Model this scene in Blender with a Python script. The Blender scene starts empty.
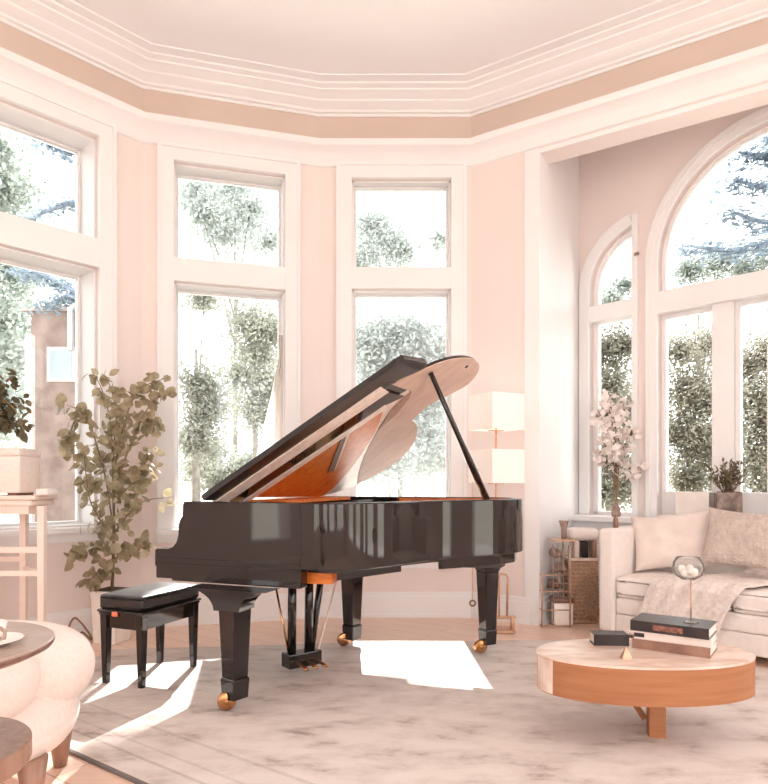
import bpy, bmesh, math, random
from mathutils import Vector, Matrix, noise as mnoise
random.seed(7)
SC = bpy.context.scene
COL = SC.collection
F = 650.0; CX = 384.0; HY = 482.0; CH = 1.1
R = math.radians

# ------------------------------------------------------------------ helpers
def P(px, py, Y):
    return Vector(((px-CX)/F*Y, Y, CH+(HY-py)/F*Y))
def PF(px, Y, z=0.0):
    return Vector(((px-CX)/F*Y, Y, z))

class MB:
    def __init__(s): s.v = []; s.f = []; s.sm = []
    def add(s, vs, fs, smooth=False):
        o = len(s.v); s.v += [Vector(v) for v in vs]
        for f in fs: s.f.append([i+o for i in f]); s.sm.append(smooth)
        return s
    def box(s, c, size, rz=0.0, M=None):
        hx, hy, hz = size[0]/2, size[1]/2, size[2]/2
        T = Matrix.Translation(Vector(c)) @ (M if M else Matrix.Rotation(rz, 4, 'Z'))
        vs = [T @ Vector((x*hx, y*hy, z*hz)) for z in (-1, 1) for x, y in ((-1,-1),(1,-1),(1,1),(-1,1))]
        return s.add(vs, [(3,2,1,0),(4,5,6,7),(0,1,5,4),(1,2,6,5),(2,3,7,6),(3,0,4,7)])
    def hexa(s, lo, hi):
        n = len(lo); vs = list(lo)+list(hi)
        fs = [tuple(reversed(range(n))), tuple(range(n, 2*n))]
        fs += [(i, (i+1) % n, n+(i+1) % n, n+i) for i in range(n)]
        return s.add(vs, fs)
    def prism(s, poly, z0, z1, smooth=False):
        return s.hexa([(p[0], p[1], z0) for p in poly], [(p[0], p[1], z1) for p in poly])
    def rbox(s, c, size, bev, seg=4, rz=0.0, M=None, puff=0.0):
        bm = bmesh.new(); bmesh.ops.create_cube(bm, size=1.0)
        bmesh.ops.scale(bm, vec=Vector(size), verts=bm.verts)
        if puff: bmesh.ops.subdivide_edges(bm, edges=bm.edges, cuts=5, use_grid_fill=True)
        if puff:
            for v in bm.verts:
                x, y, z = v.co.x/size[0]*2, v.co.y/size[1]*2, v.co.z/size[2]*2
                w = (1-min(1, abs(x))**4)*(1-min(1, abs(y))**4)
                if abs(z) > .9: v.co.z += math.copysign(puff*w, z)
        es = [e for e in bm.edges if len(e.link_faces) == 2 and e.calc_face_angle() > .9]
        bmesh.ops.bevel(bm, geom=es, offset=bev, segments=seg, affect='EDGES', profile=.5)
        T = Matrix.Translation(Vector(c)) @ (M if M else Matrix.Rotation(rz, 4, 'Z'))
        bm.verts.index_update()
        s.add([T @ v.co for v in bm.verts], [[v.index for v in f.verts] for f in bm.faces], True)
        bm.free(); return s
    def tube(s, pts, rad, n=10, caps=True, round_ends=False, squash=1.0):
        pts = [Vector(p) for p in pts]; m = len(pts)
        rr = list(rad) if hasattr(rad, '__len__') else [rad]*m
        if round_ends:
            r0, r1 = rr[0], rr[-1]
            d0 = (pts[0]-pts[1]).normalized(); d1 = (pts[-1]-pts[-2]).normalized()
            pre = [pts[0]+d0*r0*math.sin(a) for a in (R(88), R(70), R(50), R(25))]
            post = [pts[-1]+d1*r1*math.sin(a) for a in (R(25), R(50), R(70), R(88))]
            pr = [r0*math.cos(a) for a in (R(88), R(70), R(50), R(25))]
            po = [r1*math.cos(a) for a in (R(25), R(50), R(70), R(88))]
            pts = pre+pts+post; rr = pr+rr+po; m = len(pts)
        vs = []; up = None
        for i, p in enumerate(pts):
            d = (pts[min(i+1, m-1)]-pts[max(i-1, 0)]).normalized()
            if up is None:
                up = Vector((0, 0, 1)) if abs(d.z) < .9 else Vector((1, 0, 0))
            a = d.cross(up).normalized(); b = a.cross(d).normalized(); up = b
            for k in range(n):
                t = 2*math.pi*k/n
                vs.append(p+a*math.cos(t)*rr[i]+b*math.sin(t)*rr[i]*squash)
        fs = []
        for i in range(m-1):
            for k in range(n):
                fs.append((i*n+k, i*n+(k+1) % n, (i+1)*n+(k+1) % n, (i+1)*n+k))
        o = len(s.v); s.add(vs, fs, True)
        if caps:
            s.f.append([o+k for k in reversed(range(n))]); s.sm.append(False)
            s.f.append([o+(m-1)*n+k for k in range(n)]); s.sm.append(False)
        return s
    def lathe(s, prof, c=(0,0,0), n=40, M=None, sx=1.0, sy=1.0, smooth=True):
        # prof list of (r, z)
        vs = []; c = Vector(c)
        for r, z in prof:
            for k in range(n):
                t = 2*math.pi*k/n
                v = Vector((r*sx*math.cos(t), r*sy*math.sin(t), z))
                vs.append(c+((M @ v) if M else v))
        m = len(prof); fs = []
        for i in range(m-1):
            for k in range(n):
                fs.append((i*n+k, i*n+(k+1) % n, (i+1)*n+(k+1) % n, (i+1)*n+k))
        s.add(vs, fs, smooth)
        o = len(s.v)-len(vs)
        if prof[0][0] > 1e-5: s.f.append([o+k for k in reversed(range(n))]); s.sm.append(False)
        if prof[-1][0] > 1e-5: s.f.append([o+(m-1)*n+k for k in range(n)]); s.sm.append(False)
        return s
    def build(s, name, mat, parent=None, origin=None, smooth=None):
        me = bpy.data.meshes.new(name)
        if parent is not None:
            org = Vector(parent['wloc'])
        else:
            org = Vector(origin) if origin is not None else Vector((0, 0, 0))
        me.from_pydata([tuple(v-org) for v in s.v], [], s.f)
        for p, sm in zip(me.polygons, s.sm): p.use_smooth = sm if smooth is None else smooth
        me.validate(); 
        bm = bmesh.new(); bm.from_mesh(me); bmesh.ops.recalc_face_normals(bm, faces=bm.faces); bm.to_mesh(me); bm.free()
        o = bpy.data.objects.new(name, me); COL.objects.link(o)
        if mat: me.materials.append(mat)
        if parent is not None:
            o.parent = parent
            o['wloc'] = list(org)
        else:
            o.location = org; o['wloc'] = list(org)
        return o

def tag(o, label, cat, group=None, kind=None):
    o['label'] = label; o['category'] = cat
    if group: o['group'] = group
    if kind: o['kind'] = kind
    return o
def thing(name, label, cat, loc, group=None):
    o = bpy.data.objects.new(name, None); COL.objects.link(o)
    o.location = Vector(loc); o['wloc'] = list(loc); o.empty_display_size = .1
    return tag(o, label, cat, group)
def struct(o, label=None):
    o['kind'] = 'structure'
    if label: o['label'] = label
    return o
def sempty(name, loc):
    o = bpy.data.objects.new(name, None); COL.objects.link(o)
    o.location = Vector(loc); o['wloc'] = list(loc); o['kind'] = 'structure'
    return o
def auto_smooth(o, ang=40):
    try:
        me = o.data
        for p in me.polygons: p.use_smooth = True
        bm = bmesh.new(); bm.from_mesh(me)
        for e in bm.edges:
            e.smooth = not (len(e.link_faces) == 2 and e.calc_face_angle() > R(ang))
        bm.to_mesh(me); bm.free()
    except Exception: pass
    return o
def bevel(o, w, seg=2):
    m = o.modifiers.new('bevel', 'BEVEL'); m.width = w; m.segments = seg; m.limit_method = 'ANGLE'; m.angle_limit = R(35)
    return o

# ------------------------------------------------------------------ materials
def srgb(r, g, b):
    f = lambda c: ((c/255+.055)/1.055)**2.4 if c/255 > .04045 else c/255/12.92
    return (f(r), f(g), f(b), 1)
def base_mat(name, col, rough=.6, metal=0, spec=.5, coat=0):
    m = bpy.data.materials.new(name); m.use_nodes = True
    b = m.node_tree.nodes['Principled BSDF']
    b.inputs['Base Color'].default_value = col
    b.inputs['Roughness'].default_value = rough
    b.inputs['Metallic'].default_value = metal
    b.inputs['Specular IOR Level'].default_value = spec
    b.inputs['Coat Weight'].default_value = coat
    return m
def nodes(m): return m.node_tree.nodes, m.node_tree.links, m.node_tree.nodes['Principled BSDF']
def vary(m, c1, c2, scale=8, detail=4, bump=0, bscale=None, stretch=(1,1,1), lo=.35, hi=.65, rot=0.0, dist=.02):
    n, l, b = nodes(m)
    g = n.new('ShaderNodeNewGeometry'); mp = n.new('ShaderNodeMapping')
    mp.inputs['Scale'].default_value = stretch; mp.inputs['Rotation'].default_value = (0, 0, rot)
    l.new(g.outputs['Position'], mp.inputs['Vector'])
    nz = n.new('ShaderNodeTexNoise'); nz.inputs['Scale'].default_value = scale; nz.inputs['Detail'].default_value = detail
    l.new(mp.outputs[0], nz.inputs['Vector'])
    r = n.new('ShaderNodeValToRGB'); r.color_ramp.elements[0].position = lo; r.color_ramp.elements[1].position = hi
    r.color_ramp.elements[0].color = c1; r.color_ramp.elements[1].color = c2
    l.new(nz.outputs['Fac'], r.inputs[0]); l.new(r.outputs[0], b.inputs['Base Color'])
    if bump:
        n2 = n.new('ShaderNodeTexNoise'); n2.inputs['Scale'].default_value = bscale or scale*4; n2.inputs['Detail'].default_value = 3
        l.new(g.outputs['Position'], n2.inputs['Vector'])
        bp = n.new('ShaderNodeBump'); bp.inputs['Strength'].default_value = bump; bp.inputs['Distance'].default_value = dist
        l.new(n2.outputs['Fac'], bp.inputs['Height']); l.new(bp.outputs[0], b.inputs['Normal'])
    return m
def lin(r, g, b): return (r, g, b, 1)

WALL = vary(base_mat('wall_paint', lin(.86,.72,.64), .7, spec=.2), lin(.845,.75,.72), lin(.86,.77,.74), 1.2, 3, .03, 150)
TRIM = vary(base_mat('trim_paint', lin(.9,.83,.78), .45, spec=.3), lin(.875,.865,.87), lin(.895,.885,.89), 3)
CEIL = vary(base_mat('ceiling_paint', lin(.9,.82,.76), .8, spec=.1), lin(.90,.905,.915), lin(.92,.925,.935), 1.0)
FRIEZE = vary(base_mat('frieze_paint', lin(.6,.4,.3), .7, spec=.2), lin(.66,.54,.475), lin(.69,.57,.50), 2)
BLACK = vary(base_mat('black_lacquer', lin(.012,.008,.008), .05, spec=.6), lin(.011,.0075,.007), lin(.016,.010,.010), 5)
BLACKM = vary(base_mat('black_satin', lin(.012,.009,.008), .3, spec=.5), lin(.012,.008,.008), lin(.018,.012,.012), 9)
LEATHER = vary(base_mat('black_leather', lin(.02,.015,.014), .33, spec=.5), lin(.018,.012,.012), lin(.028,.02,.018), 20, 3, .25, 160, dist=.004)
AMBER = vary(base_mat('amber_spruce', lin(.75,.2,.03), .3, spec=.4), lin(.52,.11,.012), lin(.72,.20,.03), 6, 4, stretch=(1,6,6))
LID_REFLECT = vary(base_mat('lid_reflection_brown', lin(.5,.3,.22), .5, spec=.2), lin(.60,.42,.34), lin(.68,.49,.41), 3, 3, stretch=(1,4,4))  # room reflection on the polished lid, put into the colour
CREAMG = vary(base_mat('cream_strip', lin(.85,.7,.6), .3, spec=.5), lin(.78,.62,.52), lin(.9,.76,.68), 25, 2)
BRASS = vary(base_mat('brass', lin(.6,.3,.12), .25, metal=1), lin(.5,.22,.08), lin(.7,.4,.2), 15)
GOLD = vary(base_mat('gold_wire', lin(.65,.4,.26), .4, metal=.6), lin(.55,.32,.2), lin(.7,.46,.32), 15)
IVORY = vary(base_mat('ivory_keys', lin(.85,.8,.72), .3), lin(.82,.76,.68), lin(.88,.82,.76), 20)
FABRIC = vary(base_mat('boucle_cream', lin(.8,.64,.55), .95, spec=.1), lin(.80,.68,.62), lin(.84,.73,.67), 60, 4, .25, 260, dist=.004)
SOFAF = vary(base_mat('sofa_linen', lin(.84,.72,.65), .95, spec=.1), lin(.84,.765,.72), lin(.88,.81,.77), 30, 4, .25, 220, dist=.006)
PILLOWF = vary(base_mat('pillow_linen', lin(.78,.66,.6), .95, spec=.1), lin(.76,.66,.61), lin(.82,.72,.67), 4, 5, .3, 30, stretch=(1,1,1), dist=.02)
THROWF = vary(base_mat('woven_throw', lin(.75,.6,.52), .95, spec=.1), lin(.76,.66,.61), lin(.88,.80,.76), 40, 5, .7, 90, dist=.012)
FURF = vary(base_mat('shaggy_cushion', lin(.7,.55,.47), .95, spec=.1), lin(.66,.54,.48), lin(.78,.67,.61), 45, 6, .9, 70, stretch=(1,1,.35), dist=.03)
OAK = vary(base_mat('oak_veneer', lin(.6,.34,.2), .42, spec=.35), lin(.36,.145,.062), lin(.43,.185,.085), 5, 5, stretch=(.6,.6,9))
TOPV = vary(base_mat('table_top_gloss', lin(.8,.62,.5), .16, spec=.6), lin(.66,.46,.36), lin(.84,.70,.62), 7, 5, stretch=(1,2.5,1))
LEGW = vary(base_mat('leg_wood', lin(.42,.25,.16), .45), lin(.28,.15,.10), lin(.38,.22,.155), 6, 4, stretch=(6,6,.6))
WALNUT = vary(base_mat('walnut_dark', lin(.2,.1,.07), .3), lin(.14,.065,.045), lin(.24,.125,.09), 7, 4, stretch=(1,5,1))
STONE = vary(base_mat('grey_table_top', lin(.4,.3,.26), .2, spec=.5), lin(.36,.265,.225), lin(.47,.36,.31), 8, 5)
PAINTW = vary(base_mat('white_desk_paint', lin(.88,.74,.66), .5), lin(.86,.70,.62), lin(.9,.76,.68), 4)
BOXM = vary(base_mat('cream_box', lin(.88,.76,.7), .8), lin(.85,.72,.66), lin(.9,.79,.73), 20, 3, .2, 60, stretch=(1,1,8))
CERAM = vary(base_mat('white_ceramic', lin(.9,.82,.78), .25), lin(.86,.78,.73), lin(.92,.86,.82), 10)
CLAY = vary(base_mat('taupe_clay', lin(.35,.24,.2), .6), lin(.3,.2,.16), lin(.42,.3,.25), 16)
TAUPE = vary(base_mat('brown_glass_pot', lin(.2,.13,.1), .15), lin(.12,.075,.055), lin(.3,.21,.17), 18, 3)
PAGES = vary(base_mat('book_pages', lin(.86,.76,.7), .8), lin(.75,.62,.55), lin(.9,.82,.77), 40, 2, stretch=(1,1,12))
COVERK = vary(base_mat('book_cover_black', lin(.02,.012,.012), .35), lin(.015,.009,.009), lin(.03,.018,.018), 12)
COVERW = vary(base_mat('book_cover_pale', lin(.8,.7,.64), .4), lin(.74,.63,.57), lin(.84,.74,.69), 9)
COVERB = vary(base_mat('book_cover_brown', lin(.3,.16,.11), .4), lin(.2,.1,.07), lin(.36,.2,.14), 9)
COVERR = vary(base_mat('spine_print', lin(.22,.08,.05), .5), lin(.1,.04,.03), lin(.35,.14,.1), 60)
WICKER = vary(base_mat('wicker', lin(.5,.33,.23), .7), lin(.30,.17,.11), lin(.66,.46,.34), 50, 3, .8, 70, stretch=(1,1,3), dist=.01)
ORANGE = vary(base_mat('orange_tab', lin(.8,.2,.1), .5), lin(.75,.17,.08), lin(.85,.24,.13), 20)
STEMM = vary(base_mat('plant_stem', lin(.25,.17,.09), .7), lin(.2,.13,.07), lin(.3,.21,.12), 20)
SOIL = vary(base_mat('soil', lin(.08,.05,.035), .95), lin(.05,.03,.02), lin(.12,.08,.055), 50)
BLOSS = vary(base_mat('white_blossom', lin(.9,.82,.78), .8), lin(.85,.76,.71), lin(.93,.87,.84), 20)

def leaf_mat(name, c1, c2, trans=.35, scale=3):
    m = vary(base_mat(name, c1, .5, spec=.3), c1, c2, scale, 3)
    n, l, b = nodes(m)
    t = n.new('ShaderNodeBsdfTranslucent'); mx = n.new('ShaderNodeMixShader'); mx.inputs[0].default_value = trans
    src = b.inputs['Base Color'].links[0].from_socket
    l.new(src, t.inputs['Color'])
    out = n['Material Output']
    l.new(b.outputs[0], mx.inputs[1]); l.new(t.outputs[0], mx.inputs[2]); l.new(mx.outputs[0], out.inputs['Surface'])
    return m
LEAF = leaf_mat('olive_leaf', lin(.29,.24,.145), lin(.50,.425,.29), .35, 14)
LEAFD = leaf_mat('dark_leaf', lin(.11,.095,.055), lin(.22,.19,.12), .3, 9)
TREEL = leaf_mat('tree_leaf', lin(.25,.26,.22), lin(.42,.43,.37), .4, .7)
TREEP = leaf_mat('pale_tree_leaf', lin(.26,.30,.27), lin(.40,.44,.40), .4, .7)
TREEO = leaf_mat('olive_tree_leaf', lin(.15,.145,.105), lin(.30,.285,.22), .35, .7)
TREEC = leaf_mat('blue_conifer_needle', lin(.14,.19,.24), lin(.24,.30,.34), .3, .7)
BARK = vary(base_mat('bark', lin(.12,.10,.085), .9), lin(.2,.18,.155), lin(.3,.275,.245), 6)
BARKB = vary(base_mat('grey_blue_bark', lin(.13,.16,.22), .9), lin(.16,.20,.27), lin(.26,.31,.39), 6)
STUCCO = vary(base_mat('brown_stucco', lin(.2,.14,.12), .9), lin(.17,.12,.105), lin(.27,.205,.18), 2.5, 6, .5, 12)
TERR_BOUNCE = vary(base_mat('bounce_terrace_stone', lin(.6,.56,.5), .9), lin(.52,.48,.43), lin(.64,.60,.55), 1.5, 6)  # kept pale so the added slab bounces sun
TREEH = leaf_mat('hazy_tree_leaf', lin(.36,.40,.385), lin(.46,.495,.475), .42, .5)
LAWN = vary(base_mat('lawn', lin(.1,.11,.06), .95), lin(.36,.34,.28), lin(.5,.46,.4), 1.5, 6)
PALEB = vary(base_mat('pale_blue_pane', lin(.3,.36,.38), .3), lin(.27,.335,.36), lin(.31,.37,.395), 2)
WHITEX = vary(base_mat('outdoor_white', lin(.5,.47,.45), .7), lin(.45,.42,.40), lin(.52,.49,.47), 2)

def glass_mat(name, veil=0.0, veilcol=(.9,.92,.9,1), ior=1.3):
    m = bpy.data.materials.new(name); m.use_nodes = True
    n = m.node_tree.nodes; l = m.node_tree.links; n.remove(n['Principled BSDF'])
    tr = n.new('ShaderNodeBsdfTransparent'); tr.inputs[0].default_value = (.96,.97,.965,1)
    gl = n.new('ShaderNodeBsdfGlossy'); gl.inputs['Roughness'].default_value = .02
    fr = n.new('ShaderNodeFresnel'); fr.inputs['IOR'].default_value = ior
    mx = n.new('ShaderNodeMixShader'); l.new(fr.outputs[0], mx.inputs[0]); l.new(tr.outputs[0], mx.inputs[1]); l.new(gl.outputs[0], mx.inputs[2])
    fin = mx
    if veil:
        tl = n.new('ShaderNodeBsdfTranslucent'); tl.inputs[0].default_value = veilcol
        m2 = n.new('ShaderNodeMixShader'); m2.inputs[0].default_value = veil
        l.new(mx.outputs[0], m2.inputs[1]); l.new(tl.outputs[0], m2.inputs[2]); fin = m2
    l.new(fin.outputs[0], n['Material Output'].inputs['Surface'])
    return m
GLASS = glass_mat('window_glass')
GLASSV = glass_mat('haze_veil_window_glass', .028)  # outdoor haze put into the pane as a translucent veil
CLEAR = glass_mat('clear_glass', .06, (.95,.9,.88,1), 1.12)
def sheer_mat():
    m = bpy.data.materials.new('sheer_cloth'); m.use_nodes = True
    n = m.node_tree.nodes; l = m.node_tree.links; b = n['Principled BSDF']
    b.inputs['Base Color'].default_value = (.9,.86,.82,1); b.inputs['Roughness'].default_value = .9
    tl = n.new('ShaderNodeBsdfTranslucent'); tl.inputs[0].default_value = (.9,.86,.82,1)
    mx = n.new('ShaderNodeMixShader'); mx.inputs[0].default_value = .6
    tr = n.new('ShaderNodeBsdfTransparent'); m2 = n.new('ShaderNodeMixShader'); m2.inputs[0].default_value = .2
    l.new(b.outputs[0], mx.inputs[1]); l.new(tl.outputs[0], mx.inputs[2])
    l.new(mx.outputs[0], m2.inputs[1]); l.new(tr.outputs[0], m2.inputs[2]); l.new(m2.outputs[0], n['Material Output'].inputs['Surface'])
    return m
SHEER = sheer_mat()
def shade_mat():
    m = bpy.data.materials.new('lit_lampshade'); m.use_nodes = True
    n, l, b = nodes(m)
    b.inputs['Base Color'].default_value = (.9,.82,.76,1); b.inputs['Roughness'].default_value = .9
    b.inputs['Emission Color'].default_value = (1,.84,.74,1); b.inputs['Emission Strength'].default_value = .12
    return m
SHADE = shade_mat()

def floor_mat():
    m = base_mat('pale_oak_planks', lin(.75,.5,.36), .3, spec=.4)
    n, l, b = nodes(m)
    g = n.new('ShaderNodeNewGeometry'); mp = n.new('ShaderNodeMapping'); mp.inputs['Rotation'].default_value = (0, 0, R(35))
    l.new(g.outputs['Position'], mp.inputs['Vector'])
    br = n.new('ShaderNodeTexBrick'); br.inputs['Scale'].default_value = 1.0
    br.inputs['Brick Width'].default_value = 1.6; br.inputs['Row Height'].default_value = .16; br.inputs['Mortar Size'].default_value = .003
    br.inputs['Color1'].default_value = lin(.84,.60,.48); br.inputs['Color2'].default_value = lin(.88,.66,.54); br.inputs['Mortar'].default_value = lin(.55,.37,.27)
    l.new(mp.outputs[0], br.inputs['Vector'])
    nz = n.new('ShaderNodeTexNoise'); nz.inputs['Scale'].default_value = 4; nz.inputs['Detail'].default_value = 6
    m2 = n.new('ShaderNodeMapping'); m2.inputs['Rotation'].default_value = (0, 0, R(35)); m2.inputs['Scale'].default_value = (1, 12, 1)
    l.new(g.outputs['Position'], m2.inputs['Vector']); l.new(m2.outputs[0], nz.inputs['Vector'])
    mr = n.new('ShaderNodeMapRange'); mr.inputs['To Min'].default_value = .85; mr.inputs['To Max'].default_value = 1.1
    l.new(nz.outputs['Fac'], mr.inputs['Value'])
    mul = n.new('ShaderNodeMix'); mul.data_type = 'RGBA'; mul.blend_type = 'MULTIPLY'; mul.inputs['Factor'].default_value = 1
    l.new(br.outputs['Color'], mul.inputs[6]); l.new(mr.outputs[0], mul.inputs[7]); l.new(mul.outputs[2], b.inputs['Base Color'])
    return m
FLOOR = floor_mat()
RUG_A = Vector((-1.30, 2.648)); RUG_U = Vector((.393, -.28)).normalized()
def rug_mat():
    m = base_mat('worn_pattern_rug', lin(.7,.58,.52), .95, spec=.05)
    n, l, b = nodes(m)
    g = n.new('ShaderNodeNewGeometry')
    # broad faded blotches, stretched along the weave
    mp = n.new('ShaderNodeMapping'); mp.inputs['Rotation'].default_value = (0, 0, R(20)); mp.inputs['Scale'].default_value = (1.5, 2.8, 1)
    l.new(g.outputs['Position'], mp.inputs['Vector'])
    n1 = n.new('ShaderNodeTexNoise'); n1.inputs['Scale'].default_value = 2.4; n1.inputs['Detail'].default_value = 9; n1.inputs['Roughness'].default_value = .66; n1.inputs['Distortion'].default_value = .15
    l.new(mp.outputs[0], n1.inputs['Vector'])
    r1 = n.new('ShaderNodeValToRGB'); e = r1.color_ramp.elements
    e[0].position = .30; e[0].color = lin(.36,.29,.255); e[1].position = .57; e[1].color = lin(.73,.665,.625)
    x = r1.color_ramp.elements.new(.43); x.color = lin(.63,.56,.52)
    l.new(n1.outputs['Fac'], r1.inputs[0])
    # border stripes: distance from the left edge line
    N = Vector((-RUG_U.y, RUG_U.x)); N = N if N.y > 0 else -N
    dt = n.new('ShaderNodeVectorMath'); dt.operation = 'DOT_PRODUCT'; dt.inputs[1].default_value = (N.x, N.y, 0)
    l.new(g.outputs['Position'], dt.inputs[0])
    sb = n.new('ShaderNodeMath'); sb.operation = 'SUBTRACT'; sb.inputs[1].default_value = RUG_A.dot(N); l.new(dt.outputs['Value'], sb.inputs[0])
    r2 = n.new('ShaderNodeValToRGB'); r2.color_ramp.interpolation = 'CONSTANT'; e2 = r2.color_ramp.elements
    e2[0].position = 0; e2[0].color = (.3,.3,.3,1); e2[1].position = .012; e2[1].color = (1,1,1,1)
    for p, c in ((.12,.80),(.135,1),(.20,.86),(.215,.97),(.34,.84),(.36,1)):
        q = r2.color_ramp.elements.new(p); q.color = (c, c*.98, c*.97, 1)
    l.new(sb.outputs[0], r2.inputs[0])
    mul = n.new('ShaderNodeMix'); mul.data_type = 'RGBA'; mul.blend_type = 'MULTIPLY'; mul.inputs['Factor'].default_value = 1
    l.new(r1.outputs[0], mul.inputs[6]); l.new(r2.outputs[0], mul.inputs[7]); l.new(mul.outputs[2], b.inputs['Base Color'])
    n3 = n.new('ShaderNodeTexNoise'); n3.inputs['Scale'].default_value = 160; l.new(g.outputs['Position'], n3.inputs['Vector'])
    bp = n.new('ShaderNodeBump'); bp.inputs['Strength'].default_value = .4; bp.inputs['Distance'].default_value = .01
    l.new(n3.outputs['Fac'], bp.inputs['Height']); l.new(bp.outputs[0], b.inputs['Normal'])
    return m
RUG = rug_mat()

# ------------------------------------------------------------------ room shell
def offset_path(path, o):
    out = []; n = len(path)
    for i, p in enumerate(path):
        p = Vector(p)
        ns = []
        if i > 0:
            d = (p-Vector(path[i-1])).normalized(); ns.append(Vector((-d.y, d.x)))
        if i < n-1:
            d = (Vector(path[i+1])-p).normalized(); ns.append(Vector((-d.y, d.x)))
        if len(ns) == 1: out.append(p+ns[0]*o)
        else:
            b = (ns[0]+ns[1]).normalized(); out.append(p+b*(o/max(.2, b.dot(ns[0]))))
    return out
BACKY = -3.2
c2 = Vector((-.51, 5.18)); c3 = Vector((.677, 5.18)); c1 = Vector((-1.768, 4.81))
A_end = c1+Vector((-.669, -.743))*2.3; R_end = c3+Vector((.839, -.545))*3.4
CP = [Vector((A_end.x, BACKY)), A_end, c1, c2, c3, R_end, Vector((R_end.x, BACKY))]
WP = offset_path(CP, .12)
CZ = 4.22           # ceiling height
class Frame:
    def __init__(s, a, b):
        s.a = Vector(a); s.L = (Vector(b)-s.a).length; s.u = (Vector(b)-s.a).normalized(); s.n = Vector((-s.u.y, s.u.x))
    def pt(s, t, z, o=0):
        q = s.a+s.u*t+s.n*o; return Vector((q.x, q.y, z))
    def px(s, px, py=None, o=0):
        k = (px-CX)/F; a = s.a+s.n*o
        t = (k*a.y-a.x)/(s.u.x-k*s.u.y); Y = a.y+s.u.y*t
        return t if py is None else (t, CH+(HY-py)/F*Y)
    def box(s, mb, t0, t1, z0, z1, o0, o1):
        lo = [s.pt(t0, z0, o0), s.pt(t1, z0, o0), s.pt(t1, z0, o1), s.pt(t0, z0, o1)]
        hi = [s.pt(t0, z1, o0), s.pt(t1, z1, o0), s.pt(t1, z1, o1), s.pt(t0, z1, o1)]
        mb.hexa(lo, hi)
WF = [Frame(WP[i], WP[i+1]) for i in range(6)]
WT = .2
def wall_open(mb, fr, ops, t0=None, t1=None, z1=CZ+.1):
    t = 0-.1 if t0 is None else t0; end = fr.L+.1 if t1 is None else t1
    for (a, b, zs) in sorted(ops):
        fr.box(mb, t, a, 0, z1, 0, WT)
        z = 0
        for (lo, hi) in zs:
            if lo > z: fr.box(mb, a, b, z, lo, 0, WT)
            z = hi
        fr.box(mb, a, b, z, z1, 0, WT); t = b
    fr.box(mb, t, end, 0, z1, 0, WT)

# window openings from the photograph
fA, fB, fC, fH = WF[1], WF[2], WF[3], WF[4]
aR, zA1 = fA.px(98, 137)               # upper opening top near the right jamb
aL = aR-1.55
zA0 = fA.px(98, 240)[1]; zA3 = fA.px(98, 268)[1]; zA2 = fA.px(98, 526)[1]
bL, bR = fB.px(174), fB.px(285)
zB1 = fB.px(174, 161)[1]; zB0 = fB.px(174, 258)[1]; zB3 = fB.px(174, 281)[1]; zB2 = .74
cL, cR = fC.px(352), fC.px(451)
zC1 = fC.px(400, 179)[1]; zC0 = fC.px(400, 268)[1]; zC3 = fC.px(400, 289)[1]; zC2 = .50
opsA = [(aL, aR, [(zA2, zA3), (zA0, zA1)])]
opsB = [(bL, bR, [(zB2, zB3), (zB0, zB1)])]
opsC = [(cL, cR, [(zC2, zC3), (zC0, zC1)])]
LW = [(1.1, 2.7, [(.5, 3.3)]), (3.8, 4.3, [(.5, 3.3)])]  # unseen openings added for fill light and the piano cheek highlight
for nm, fr, ops in (('wall_left', WF[0], LW), ('wall_bay_left', fA, opsA), ('wall_bay_center_left', fB, opsB), ('wall_bay_center', fC, opsC),
                    ('wall_right', WF[5], [(.5, .85, [(.3, 3.3)]), (1.15, 1.75, [(.3, 3.3)]), (2.0, 2.3, [(.3, 3.3)]), (2.8, 3.7, [(.3, 3.3)]), (4.3, 5.6, [(.3, 3.3)])])):  # unseen slots added to make striped reflections on the piano side
    mb = MB(); wall_open(mb, fr, ops); struct(mb.build(nm, WALL))
# header wall with the wide opening to the alcove
tH0 = fH.px(540); tH1 = 3.25; HZ = 3.62
mb = MB(); fH.box(mb, -.1, tH0-.12, 0, CZ+.1, 0, WT); fH.box(mb, tH0-.12, tH0, HZ+.04, CZ+.1, 0, WT); fH.box(mb, tH0, tH1, HZ, CZ+.1, 0, WT); fH.box(mb, tH1, fH.L+.1, 0, CZ+.1, 0, WT)
struct(mb.build('wall_bay_right', WALL))
mb = MB()
fH.box(mb, tH0-.0, tH1+.02, HZ-.001, HZ+.03, -.012, 0); fH.box(mb, tH0-.12, tH0-.001, 0, HZ+.04, -.012, -.0005)
struct(mb.build('trim_4', TRIM), 'white header beam and pilaster edge of the window alcove')
# alcove
KS = 7.6
Q0 = fH.a+fH.u*tH0; q = (KS-Q0.x-Q0.y)/(fH.n.x+fH.n.y); Q1 = Q0+fH.n*q
E0 = fH.a+fH.u*tH1; q2 = (KS-E0.x-E0.y)/(fH.n.x+fH.n.y); E1 = E0+fH.n*q2
fL = Frame(Q0, Q1); fW = Frame(Q1, E1); fR = Frame(E1, E0)
AZ = 4.12
mb = MB(); fL.box(mb, .0, fL.L+.1, 0, HZ, 0, .12); fL.box(mb, WT, fL.L+.1, HZ, AZ, 0, .12); struct(mb.build('wall_alcove_left', TRIM))
mb = MB(); fR.box(mb, -.1, fR.L-.02, 0, AZ, 0, .12); struct(mb.build('wall_alcove_right', WALL))
mb = MB(); mb.prism([Q0-fH.u*.1, Q1+fH.n*.3-fH.u*.1, E1+fH.n*.3+fH.u*.1, E0+fH.u*.1], AZ, AZ+.1); struct(mb.build('ceiling_alcove', CEIL))
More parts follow.
